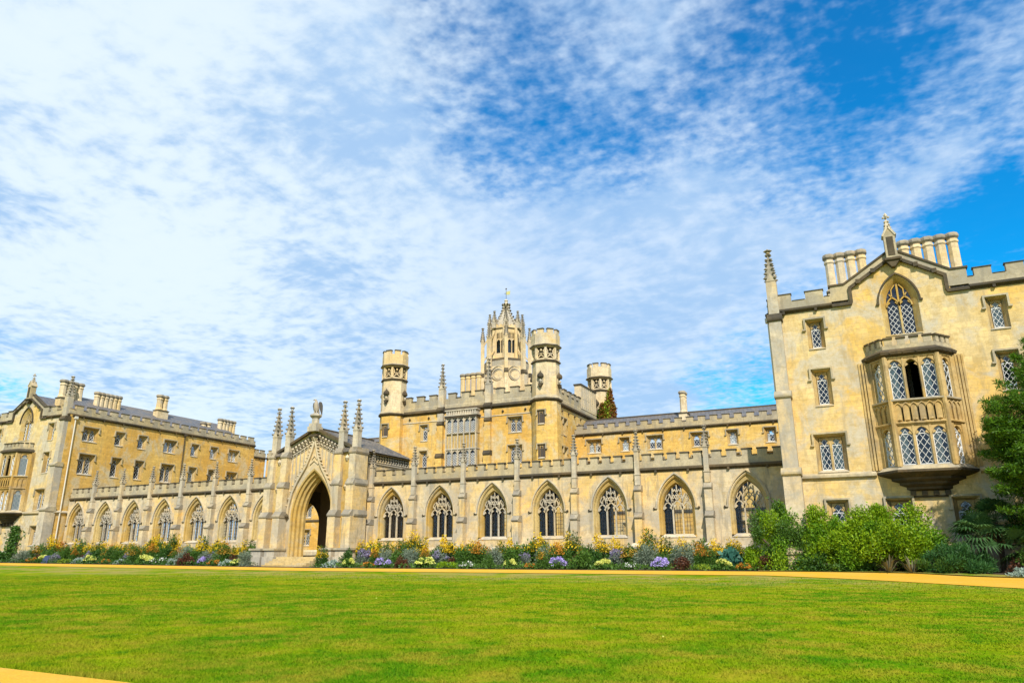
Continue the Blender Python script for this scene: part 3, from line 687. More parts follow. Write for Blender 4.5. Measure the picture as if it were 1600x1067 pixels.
def wing(label, cx, yf, depth, inner_side, chims, front_mat, side_mat, ext=0.0):
    t = thing('college_wing', label, 'building', (cx, yf, 0)); F = Fr(cx, yf); HWD = 7.93
    holes = []
    # front windows
    for sg in (-1, 1):
        put_window(t, F, sg * 5.1, 14.1, 1, .56, 1.95, holes, curt=(0 if sg < 0 else 2))
        put_window(t, F, sg * 5.1, 10.3, 1, .62, 2.35, holes, curt=0)
        if inner_side != sg or True: put_window(t, F, sg * 5.07, 6.1, 2, .60, 2.3, holes, curt=1)
        put_window(t, F, sg * 5.1, 2.2, 1, .7, 2.1, holes, curt=0)
        put_window(t, F, sg * 1.72, 2.2, 1, .85, 2.1, holes, curt=0)
    a, zs, r = gable_window(t, F, 14.45)
    holes.append((-a, a, 14.45, 14.45 + zs + r + .01))
    # oriel opening behind
    holes.append((-1.9, 1.9, 6.3, 8.7)); holes.append((-1.9, 1.9, 10.2, 12.6))
    mb = MB(F)
    wall(mb, -HWD, HWD + ext, -.4, 17.0, [(h[0], h[1], h[2], min(h[3], 17.0)) for h in holes], front_mat)
    # gable piece above the cornice line
    gz0 = 17.0; gw = 2.9
    ah = 14.45 + zs + r + .01
    wall(mb, -gw, gw, gz0, 17.35, [(-a, a, gz0, 17.35)], front_mat)
    arch_fill(mb, 0, a, 14.45 + zs, r, ah, front_mat)
    mb.poly([(-gw, 0, 17.35), (-a, 0, 17.35), (-a, 0, ah), (-a, 0, 18.95), (-2.72, 0, 17.9), (-gw, 0, 17.6)], front_mat)
    mb.poly([(gw, 0, 17.35), (a, 0, 17.35), (a, 0, ah), (a, 0, 18.95), (2.72, 0, 17.9), (gw, 0, 17.6)][::-1], front_mat)
    mb.poly([(-a, 0, ah), (a, 0, ah), (a, 0, 18.95), (0, 0, 19.62), (-a, 0, 18.95)], front_mat)
    # sides and back
    for sg in (-1, 1):
        Fs = Fr(cx + sg * HWD + (ext if sg > 0 else 0), yf, 90 if sg > 0 else -90)
        hs = []
        if sg == inner_side:
            U = (lambda v: v) if sg > 0 else (lambda v: -v)
            cols = [(2.9, 2, 1.9), (6.75, 1, 1.2), (9.95, 1, 1.2), (14.15, 2, 1.9), (18.2, 1, 1.2), (21.5, 1, 1.2), (25.15, 2, 1.9)]
            for (uc, nl, tw) in cols:
                put_window(t, Fs, U(uc), 14.1, nl, fit_light(tw, nl), 1.62, hs, ang=90 * sg)
                put_window(t, Fs, U(uc), 10.25, nl, fit_light(tw, nl), 2.3, hs, ang=90 * sg)
                put_window(t, Fs, U(uc), 6.1, nl, fit_light(tw, nl), 2.3, hs, curt=0, ang=90 * sg)
                put_window(t, Fs, U(uc), 2.2, nl, fit_light(tw, nl), 2.1, hs, curt=0, ang=90 * sg)
        m2 = MB(Fs); lo, hi = (0, depth) if sg > 0 else (-depth, 0)
        wall(m2, lo, hi, -.4, 17.0, hs, side_mat)
        m2.uprism([(0, 5.7), (.18, 5.78), (.18, 5.88), (0, 6.02)], lo, hi, S_DRS)
        parts_side.append(m2) if False else part('side_wall', m2, t)
        m3 = MB(Fs); parapet(m3, lo + (.36 if sg > 0 else 0), hi - (0 if sg > 0 else .36), 16.72, hw=.5, hm=.5, pitch=1.5, fill=.58, ch=.38); part('parapet', m3, t)
        if sg == inner_side:
            for uc, zt_, zb_ in ((.75, 16.5, .1), (16.3, 16.6, 8.6)):
                pm = MB(Fs); u_ = U(uc); pm.ngon(u_, .12, .07, zb_, .07, zt_, PIPE if uc < 2 else S_DRK, 8); pm.box(u_ - .18, u_ + .18, .0, .3, zt_, zt_ + .3, PIPE if uc < 2 else S_DRK); part('drainpipe', pm, t)
    mb.uprism([(0, 5.62), (.2, 5.74), (.2, 5.88), (0, 6.02)], -HWD, -2.7, S_GRY); mb.uprism([(0, 5.62), (.2, 5.74), (.2, 5.88), (0, 6.02)], 2.7, HWD + ext, S_GRY)
    mb.uprism([(0, -.4), (.16, -.4), (.16, 1.5), (0, 1.7)], -HWD, HWD + ext, S_DRS)
    mb.poly([(-HWD, -depth, -.4), (HWD + ext, -depth, -.4), (HWD + ext, -depth, 17), (-HWD, -depth, 17)], side_mat)
    if ext:
        mb.poly([(HWD - .4, -.4, 17.1), (HWD + ext, -.4, 17.1), (HWD + ext, -depth, 17.1), (HWD - .4, -depth, 17.1)], SLATE)
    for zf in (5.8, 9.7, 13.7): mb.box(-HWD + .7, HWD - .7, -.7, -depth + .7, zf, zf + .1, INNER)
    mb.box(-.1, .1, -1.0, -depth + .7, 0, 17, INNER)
    part('front_wall', mb, t)
    # front parapet with raised gable
    mb = MB(F)
    for lo, hi in ((-HWD, -3.9), (3.9, HWD + ext)):
        parapet(mb, lo, hi, 16.72, hw=.5, hm=.5, pitch=1.65, fill=.55, ch=.38)
    for sg in (-1, 1):
        mb.ribbon([(sg * 3.9, 16.86), (sg * 2.78, 16.86), (sg * 2.72, 17.0), (sg * 2.72, 17.9), (0, 19.62)], .2, 0, .2, S_DRK)
        for tt in (.2, .55, .85): mb.box(sg * 2.72 * (1 - tt) - .14, sg * 2.72 * (1 - tt) + .14, .2, .3, 17.9 + 1.72 * tt - .14, 17.9 + 1.72 * tt + .14, S_DRK)
        pl = [(sg * 2.82, 17.15), (sg * 3.9, 17.15), (sg * 3.9, 18.2), (sg * 3.05, 18.2), (0, 20.15), (0, 19.72), (sg * 2.82, 17.98)]
        mb.prism(pl if sg > 0 else pl[::-1], -.35, .05, S_GRY)
        mb.ribbon([(sg * 4.0, 18.25), (sg * 3.05, 18.25), (0, 20.2)], .12, -.42, .12, S_DRK)
    part('gable_parapet', mb, t)
    # apex niche and finial
    mb = MB(F)
    mb.prism([(-.1, 18.85), (.1, 18.85), (.42, 19.3), (-.42, 19.3)], 0, .45, S_DRK); mb.box(-.45, .45, -.2, .55, 19.3, 19.45, S_DRK)
    mb.box(-.33, .33, -.2, .45, 19.45, 21.1, S_GRY); mb.box(-.2, .2, .44, .47, 19.6, 20.9, S_DRK)
    for sx in (-1, 1): mb.ribbon([(sx * .38, 21.0), (0, 21.65)], .12, -.25, .5, S_DRS)
    mb.prism([(-.33, 21.1), (.33, 21.1), (0, 21.6)], -.2, .45, S_GRY)
    mb.ngon(0, .12, .3, 21.1, .06, 22.25, S_DRS, 4, PI / 4)
    for k in range(4):
        for q in range(4): mb.octa(((.30 - k * .055) * math.cos(q * PI / 2 + PI / 4), .12 + (.30 - k * .055) * math.sin(q * PI / 2 + PI / 4), 21.35 + k * .24), .08, S_DRS)
    mb.octa((0, .12, 22.55), .13, S_DRS, 1.6)
    for v in ((.15, 0), (-.15, 0), (0, .15), (0, -.15)): mb.octa((v[0], .12 + v[1], 22.4), .1, S_DRS)
    part('finial', mb, t)
    oriel(t, F, 5.98)
    # corner buttresses with crocketed pinnacles
    for sg in ((-1, 1) if not ext else (-1,)):
        b = MB(F); u0, u1 = sorted((sg * (HWD - .95), sg * (HWD + .12)))
        b.box(u0 - .1, u1 + .1, -.2, 1.9, -.4, 1.15, S_DRS); b.uprism([(-.2, 1.15), (2.0, 1.15), (2.0, 1.32), (1.1, 1.75), (-.2, 1.75)], u0 - .16, u1 + .16, S_DRS)
        b.box(u0, u1, -.2, .95, 1.75, 5.9, S_DRS); b.uprism([(-.2, 5.9), (1.02, 5.9), (1.08, 5.98), (1.08, 6.1), (.7, 6.4), (-.2, 6.4)], u0 - .07, u1 + .07, S_GRY)
        b.box(u0 + .08, u1 - .08, -.2, .7, 6.4, 10.9, S_DRS); b.uprism([(-.2, 10.9), (.77, 10.9), (.82, 10.98), (.82, 11.1), (.5, 11.4), (-.2, 11.4)], u0, u1, S_GRY)
        b.box(u0 + .14, u1 - .14, -.2, .5, 11.4, 16.2, S_DRS); b.uprism([(-.2, 16.2), (.58, 16.2), (.62, 16.28), (.62, 16.4), (.42, 16.75), (-.2, 16.75)], u0 + .05, u1 - .05, S_DRK)
        b.box(u0 + .2, u1 - .2, -.25, .42, 16.75, 19.0, S_DRS)
        bo = part('buttress', b, t)
        pm = pinnacle_mb(.62, .1, 2.5); q = F((u0 + u1) / 2, .08, 19.0); pm.fr = None
        link('pinnacle', pm.mesh('pinnacle'), bo, loc=q - worldloc(bo))
    # roof
    mb = MB(F); rz_ = 20.9 if not ext else 20.0; ez = 17.05
    for sg in (-1, 1): mb.poly([(sg * (HWD - .36), -.4, ez), (sg * (HWD - .36), -depth + .3, ez), (0, -depth + .3, rz_), (0, -5.5, rz_)], SLATE)
    mb.poly([(-(HWD - .36), -.4, ez), (HWD - .36, -.4, ez), (0, -5.5, rz_)], SLATE); mb.poly([(-(HWD - .36), -depth + .3, ez), (HWD - .36, -depth + .3, ez), (0, -depth + .3, rz_)], side_mat)
    for sg in (-1, 1): mb.poly([(0, -.3, 20.05), (sg * 2.95, -.3, 18.1), (sg * 2.95, -2.2, 18.1), (0, -5.6, 20.05)], SLATE)
    mb.ngon(0, 0, .01, 0, .01, .01, SLATE, 3)
    part('roof', mb, t)
    for c in chims: wing_chimney(t, *c)
    return t
parts_side = []
wing('tall pale stone wing at the right with a two-storey oriel window and gable', 3.75, 49.6, 34, -1,
     [(1.1, 55.2, 18.3, 22.6, 4, .72, 0, .34), (6.5, 55.2, 18.6, 22.75, 5, .76, 0, .35)], S_RW, S_YEL, ext=6.0)
wing('distant yellow stone wing at the far left with lattice windows and slate roof', -90.2, 52.4, 29.2, 1,
     [(-88.2, 55.2, 18.2, 22.2, 2, .8, 90, .4, 1.6), (-88.9, 57.0, 18.2, 22.3, 2, .8, 90, .4, 1.6), (-88, 60.8, 18.4, 21.5, 6, .62, 90, .34, .6), (-88, 69.0, 18.6, 22.9, 2, .85, 90, .42, 2.0), (-88, 77.0, 18.4, 20.3, 2, .85, 90, .38, .4), (-88, 81.0, 18.4, 21.3, 5, .66, 90, .36, .3)], S_RW, S_YEL)

# ------------------------------------------------------------------ ranges round the court
def court_range(label, x, y, ang, u0, u1, cols, zc=15.1, chims=(), depth=9, gf=True, pin=None):
    F = Fr(x, y, ang); q = F((u0 + u1) / 2, 0, 0); t = thing('college_range', label, 'building', (q.x, q.y, 0)); hs = []
    for uc, nl, tw in cols:
        put_window(t, F, uc, 12.95, nl, fit_light(tw, nl), 1.62, hs, ang=ang)
        put_window(t, F, uc, 9.9, nl, fit_light(tw, nl), 2.0, hs, ang=ang)
        put_window(t, F, uc, 6.2, nl, fit_light(tw, nl), 2.2, hs, ang=ang, curt=1)
        put_window(t, F, uc, 2.3, nl, fit_light(tw, nl), 2.2, hs, ang=ang, curt=1)
    mb = MB(F); wall(mb, u0, u1, -.4, zc + .3, hs, S_YEL); mb.uprism([(0, 5.62), (.15, 5.7), (.15, 5.85), (0, 5.95)], u0, u1, S_DRK)
    mb.uprism([(0, -.4), (.2, -.4), (.2, 1.5), (0, 1.75)], u0, u1, S_DRS)
    mb.poly([(u0, -depth, -.4), (u1, -depth, -.4), (u1, -depth, zc), (u0, -depth, zc)], S_YEL)
    for e in (u0, u1): mb.poly([(e, 0, -.4), (e, -depth, -.4), (e, -depth, zc), (e, -depth / 2, zc + 2.5), (e, 0, zc)], S_YEL)
    for zf in (5.6, 9.2, 12.4): mb.box(u0 + .6, u1 - .6, -.6, -depth + .5, zf, zf + .1, INNER)
    part('wall', mb, t)
    mb = MB(F); parapet(mb, u0, u1, zc, hw=.55, hm=.45, pitch=1.35, fill=.58, ch=.36); part('parapet', mb, t)
    mb = MB(F); mb.poly([(u0, -.36, zc + .4), (u1, -.36, zc + .4), (u1, -depth / 2, zc + 2.75), (u0, -depth / 2, zc + 2.75)], SLATE)
    mb.poly([(u0, -depth, zc + .4), (u1, -depth, zc + .4), (u1, -depth / 2, zc + 2.75), (u0, -depth / 2, zc + 2.75)], SLATE)
    mb.box(u0, u1, -depth / 2 - .12, -depth / 2 + .12, zc + 2.7, zc + 2.87, S_DRK)
    part('roof', mb, t)
    for c in chims: wing_chimney(t, *c)
    return t
court_range('low yellow stone range between the turreted hall and the right wing', 0, 84, 0, -31.35, -4.0,
            [(-28.85, 2, 1.9), (-24.95, 1, 1.2), (-21.25, 2, 1.9), (-16.0, 2, 1.95), (-12.3, 1, 1.2), (-8.2, 1, 1.2), (-5.8, 1, 1.2)], chims=[(-18.2, 87.0, 16.2, 20.2, 2, .75, 90, .36, 1.2)])
court_range('plain yellow stone range glimpsed through the gate arch, left of the turreted hall', 0, 84, 0, -82.0, -55.6,
            [(-79, 1, 1.2), (-73.4, 2, 2.0), (-69.4, 2, 2.0), (-66, 1, 1.2), (-61.5, 2, 2.0), (-58, 1, 1.2)])
court_range('low yellow stone link just beyond the end of the left wing, beside the gatehouse', -82.3, 81.6, 90, 0, 2.4, [])

# ------------------------------------------------------------------ hall with octagonal turrets
def rib_octa(mb, cx, cy, r, z0, z1, mat): mb.rings(cx, cy, [(r, z0), (r, z1)], mat)
def turret(parent, x, y, z0, r=1.70, k=0.0):
    t = MB(Fr(x, y)); m = S_TWR
    prof = [(r, z0), (r, 18.2, S_DRK), (r + .25, 18.38, S_DRK), (r + .25, 18.56, S_GRY), (r - .02, 18.95), (r - .06, 22.9, S_DRK), (r + .12, 22.97, S_DRK), (r + .12, 23.1, S_DRK), (r - .05, 23.2), (r - .05, 23.35)]
    c1 = 22.9
    lower = [(r, z0, S_YEL), (r, 18.2, S_DRK)]
    t.rings(0, 0, lower + prof[2:], m)
    t.rings(0, 0, [(r - .5, 23.3), (r - .5, 24.75)], INNER)
    for i in range(8):
        a = PI / 8 + i * PI / 4; t.ngon((r - .14) * math.cos(a), (r - .14) * math.sin(a), .17, 23.3, .17, 24.7, m, 4, a + PI / 4)
    t.rings(0, 0, [(r - .2, 24.66, S_GRY), (r + .22, 24.85, S_DRK), (r + .26, 25.0, S_GRY), (r + .05, 25.15), (r + .05, 26.42), (r - .3, 26.42), (r - .3, 25.3)], m)
    o = part('turret', t, parent)
    tr = MB()
    for i in range(8):
        a = i * PI / 4; f = Fr(0, 0); ap = (r - .12) * math.cos(PI / 8); f.o = Vector((x + ap * math.cos(a), y + ap * math.sin(a), 0)); f.N = Vector((math.cos(a), math.sin(a), 0)); f.U = Vector((-math.sin(a), math.cos(a), 0))
        tr.fr = f; h = .52
        for sg in (-1, 1):
            tr.ribbon([(-h * sg, 23.4), (h * sg, 24.1)], .09, -.12, -.02, m); tr.ribbon([(-h * sg, 24.25), (-.15 * sg, 23.85), (0, 24.0)], .08, -.12, -.02, m)
            tr.ribbon([(sg * h, 23.42), (sg * .3, 24.2), (sg * h, 24.6)], .09, -.12, -.02, m)
        tr.octa((0, -.05, 24.35), .2, m)
        w = (r + .05) * math.sin(PI / 8)
        tr.fr = f; f.o = Vector((x, y, 0)) + f.N * (r + .05) * math.cos(PI / 8)
        tr.box(-w * .56, w * .56, -.32, 0.003, 26.42, 26.9, m); tr.box(-w * .56 - .04, w * .56 + .04, -.36, .07, 26.9, 27.02, S_DRK)
    link('battlement', tr.mesh('battlement', worldloc(o)), o)
    orn = MB()
    for a in (-PI / 2, 0, PI, -PI / 4):
        if a == -PI / 4: continue
        f = Fr(0, 0); f.N = Vector((math.cos(a), math.sin(a), 0)); f.U = Vector((-math.sin(a), math.cos(a), 0)); f.o = Vector((x, y, 0)) + f.N * (r - .03) * math.cos(PI / 8); orn.fr = f
        orn.prism([(-.1, 19.9), (.1, 19.9), (.32, 20.25), (-.32, 20.25)], 0, .35, S_DRK); orn.octa((0, .22, 19.95), .22, S_DRK, 1.2); orn.box(-.3, .3, 0, .1, 20.25, 21.0, S_GRY); orn.octa((0, .2, 20.55), .22, S_DRS, 1.5)
        orn.rings(0, .15, [(.36, 20.95), (.42, 21.1), (.36, 21.35), (.1, 21.6), (.05, 21.75)], S_DRK, 6)
    link('niche', orn.mesh('niche', worldloc(o)), o)
    return o
def hall():
    X0, Y0 = -43.05, 77.0; XR = -31.5 - X0; XL = -XR; D = 19.0
    t = thing('turreted_hall', 'large yellow stone hall block behind the cloister with octagonal turrets, battlements and central oriel', 'building', (X0, Y0, 0))
    F = Fr(X0, Y0); hs = []
    put_window(t, F, -6.05, 14.85, 1, .62, 2.0, hs, curt=0); put_window(t, F, -6.05, 11.5, 1, .62, 2.05, hs, curt=0)
    put_window(t, F, 6.75, 15.05, 2, .62, 1.85, hs, curt=0); put_window(t, F, 6.75, 11.4, 2, .62, 2.1, hs, curt=0)
    for u in (-6.05, 6.75): put_window(t, F, u, 6.2, 2, .6, 2.4, hs, curt=0); put_window(t, F, u, 2.3, 2, .6, 2.2, hs, curt=0)
    mb = MB(F); wall(mb, XL, XR, -.4, 18.2, hs, S_YEL)
    Fs = Fr(X0 + XR, Y0, 90); h2 = []
    for u in (2.6, 4.0, 9.0): put_window(t, Fs, u, 14.9, 1, .62, 2.0, h2, ang=90); put_window(t, Fs, u, 11.4, 1, .62, 2.0, h2, ang=90)
    ms = MB(Fs); wall(ms, 0, D, -.4, 18.2, h2, S_YEL); part('side_wall', ms, t)
    mb.poly([(XL, 0, -.4), (XL, -D, -.4), (XL, -D, 18.2), (XL, 0, 18.2)], S_YEL); mb.poly([(XL, -D, -.4), (XR, -D, -.4), (XR, -D, 18.2), (XL, -D, 18.2)], S_YEL)
    mb.box(XL + .3, XR - .3, -.5, -D + .3, 18.25, 18.4, INNER, top=S_DRK)
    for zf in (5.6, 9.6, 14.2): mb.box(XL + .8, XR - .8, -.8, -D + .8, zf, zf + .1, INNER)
    mb.uprism([(0, 17.2), (.08, 17.25), (0, 17.35)], XL, XR, S_DRS)
    part('front_wall', mb, t)
    def tall_parapet(mbx, lo, hi):
        mbx.uprism([(0, 18.25), (.2, 18.36), (.3, 18.44), (.3, 18.58), (.05, 18.8), (-.1, 18.8), (-.1, 18.25)], lo, hi, S_DRK)
        mbx.uprism([(-.45, 18.8), (.03, 18.8), (.03, 19.15), (-.04, 19.3), (-.45, 19.3)], lo, hi, S_GRY)
        mbx.box(lo, hi, -.45, -.02, 19.3, 20.0, S_GRY)
        n = max(1, round((hi - lo) / 1.75)); p = (hi - lo) / n
        for i in range(n):
            a, b = lo + p * (i + .22), lo + p * (i + .78); mbx.box(a, b, -.45, -.02, 20.0, 20.6, S_GRY); mbx.box(a - .05, b + .05, -.5, .05, 20.6, 20.72, S_DRK)
            if i < n - 1: mbx.box(b + .051, lo + p * (i + 1.22) - .051, -.46, .04, 20.0, 20.1, S_DRK)
        for i in range(max(2, int((hi - lo) / 2))): uc = lo + (hi - lo) * (i + .5) / max(2, int((hi - lo) / 2)); mbx.octa((uc, .1, 17.75), .18, S_DRK)
    mp = MB(F)
    for lo, hi in ((XL + 1.9, -3.95), (-3.05, 2.75), (3.65, XR - 1.9)): tall_parapet(mp, lo, hi)
    part('parapet', mp, t); mp = MB(Fs); tall_parapet(mp, 2.0, D - 2); part('parapet', mp, t)
    # centre buttresses
    for u in (-3.5, 3.2):
        b = MB(F); w = .45
        b.box(u - w, u + w, 0, .62, -.4, 12.5, S_YEL); b.uprism([(0, 12.5), (.66, 12.5), (.72, 12.6), (.72, 12.75), (.5, 13.1), (0, 13.1)], u - w - .03, u + w + .03, S_DRK)
        b.box(u - w + .05, u + w - .05, 0, .46, 13.1, 16.6, S_YEL); b.uprism([(0, 16.6), (.52, 16.6), (.58, 16.68), (.58, 16.8), (.4, 17.1), (0, 17.1)], u - w + .02, u + w - .02, S_DRK)
        b.box(u - w + .05, u + w - .05, 0, .42, 17.1, 18.1, S_DRS); b.uprism([(0, 18.1), (.5, 18.3), (.6, 18.45), (.6, 18.65), (.3, 18.95), (0, 18.95)], u - w - .04, u + w + .04, S_DRK)
        b.box(u - .38, u + .38, -.4, .3, 18.95, 21.2, S_DRS)
        bo = part('buttress', b, t); pm = pinnacle_mb(.66, .1, 3.4); q = F(u, 0, 21.2); link('pinnacle', pm.mesh('pinnacle'), bo, loc=q - worldloc(bo))
    # broad oriel
    o = MB(F); g = MB(F); uc = -.2; hw = 2.15; dp = .9
    o.uprism([(0, 18.0), (dp + .15, 18.05), (dp + .25, 18.15), (dp + .25, 18.3), (dp + .02, 18.42), (0, 18.42)], uc - hw - .3, uc + hw + .3, S_DRK) if False else None
    def band(z0, z1, ex, mat): o.box(uc - hw - ex, uc + hw + ex, 0, dp + ex, z0, z1, mat)
    band(17.25, 17.5, .12, S_DRK); band(17.5, 17.62, .2, S_DRS); band(18.15, 18.3, .12, S_DRS)
    o.box(uc - hw - .02, uc + hw + .02, 0, dp - .1, 17.62, 18.15, S_DRS)
    for i in range(13): u = uc - hw + 2 * hw * (i + .5) / 13; o.box(u - .1, u + .1, dp - .1, dp + .05, 17.62, 18.15, S_DRS); 
    band(15.3, 15.42, .06, S_DRS); band(13.35, 13.5, .06, S_DRS); band(11.2, 11.35, .08, S_DRS); band(8.6, 11.2, 0, S_YEL)
    lw = (2 * hw - .3 - .14 * 4) / 5
    for z0, z1, gl_ in ((15.42, 17.25, True), (11.35, 13.35, True), (13.5, 15.3, False)):
        for i in range(6):
            a = uc - hw + (0 if i == 0 else .15 + i * (lw + .14) - .14); b = a + (.15 if i in (0, 5) else .14)
            if i == 5: b = uc + hw; a = b - .15
            o.box(a, b, dp - .35, dp + .05, z0, z1, S_DRS)
        for i in range(5):
            a = uc - hw + .15 + i * (lw + .14); c = a + lw / 2
            if gl_:
                arch_fill(o, c, lw / 2, z1 - .65, .5, z1, S_DRS, d=dp - .05, n=5)
                g.poly([(a, dp - .2, z0), (a + lw, dp - .2, z0), (a + lw, dp - .2, z1), (a, dp - .2, z1)], GLASS); lattice(g, a + .03, a + lw - .03, z0 + .04, z1 - .5, dp - .17, 2, 5, w=.05)
                if i in (0, 3): g.box(a, a + lw, dp - .4, dp - .38, z0, z1, CURT)
            else:
                o.box(a, a + lw, dp - .3, dp - .15, z0, z1, S_JMB); o.ribbon([(c, z0), (c, z1 - .3)], .08, dp - .15, dp, S_DRS)
        # canted return lights
        o.box(uc + hw - .001, uc + hw + .0, 0, dp - .35, z0, z1, S_JMB)
        for s_ in (-1, 1): o.poly([(uc + s_ * hw, 0, z0), (uc + s_ * hw, dp - .35, z0), (uc + s_ * hw, dp - .35, z1), (uc + s_ * hw, 0, z1)], S_JMB)
    ob = part('oriel_window', o, t); link('glass', g.mesh('glass', worldloc(ob)), ob)
    # turrets
    for (tx, ty) in ((-53.9, 76.9), (-32.15, 76.9), (-31.6, 95.3)): 
        to = turret(t, tx, ty, -.4)
        if ty < 80:
            f = Fr(tx, ty - 1.70 * math.cos(PI / 8) - .02)
            for z, h in ((15.5, 1.55), (11.6, 1.5)):
                fr_, kids, A = rect_window(1, .42, h, dep=.05, curt=0); fr_.v = [tuple(f(p[0], -p[1] + .0, p[2] + z)) if False else (p[0] + f.o.x, p[1] + f.o.y - .03, p[2] + z) for p in fr_.v]
                w_ = part('window', fr_, t)
                for kn, kb in kids:
                    kb.v = [(p[0] + f.o.x, p[1] + f.o.y - .03, p[2] + z) for p in kb.v]; link(kn, kb.mesh(kn, worldloc(w_)), w_)
                bk = MB(f); bk.poly([(-A, .012, z), (A, .012, z), (A, .012, z + h), (-A, .012, z + h)], INNER); link('dark_backing', bk.mesh('dark_backing', worldloc(w_)), w_)  # flat dark panel painted as the shaded room behind the glass
    # roof chimneys
    wing_chimney(t, -44.9, 81.5, 19.0, 24.2, 4, .8, 0, .34)
    mb = MB(Fr(-31.9, 90.0, 90)); mb.box(-3.0, 3.0, -.45, .45, 19.3, 22.4, S_TWR); mb.box(-3.1, 3.1, -.55, .55, 22.4, 22.6, S_DRK)
    for i in range(8): mb.box(-2.7 + i * .75, -2.6 + i * .75, .45, .52, 19.6, 22.3, S_DRS)
    part('chimney', mb, t)
    mb = MB(Fr(X0 + 1.0, 83.5)); mb.box(-3, 2, -2, 2, 18.4, 21.3, S_TWR)
    for i in range(5): mb.box(-2.9 + i, -2.35 + i, 1.7, 2.0, 21.3, 21.8, S_TWR); mb.box(-2.95 + i, -2.3 + i, 1.65, 2.05, 21.8, 21.9, S_DRK)
    part('stair_turret', mb, t)
    return t
hall()

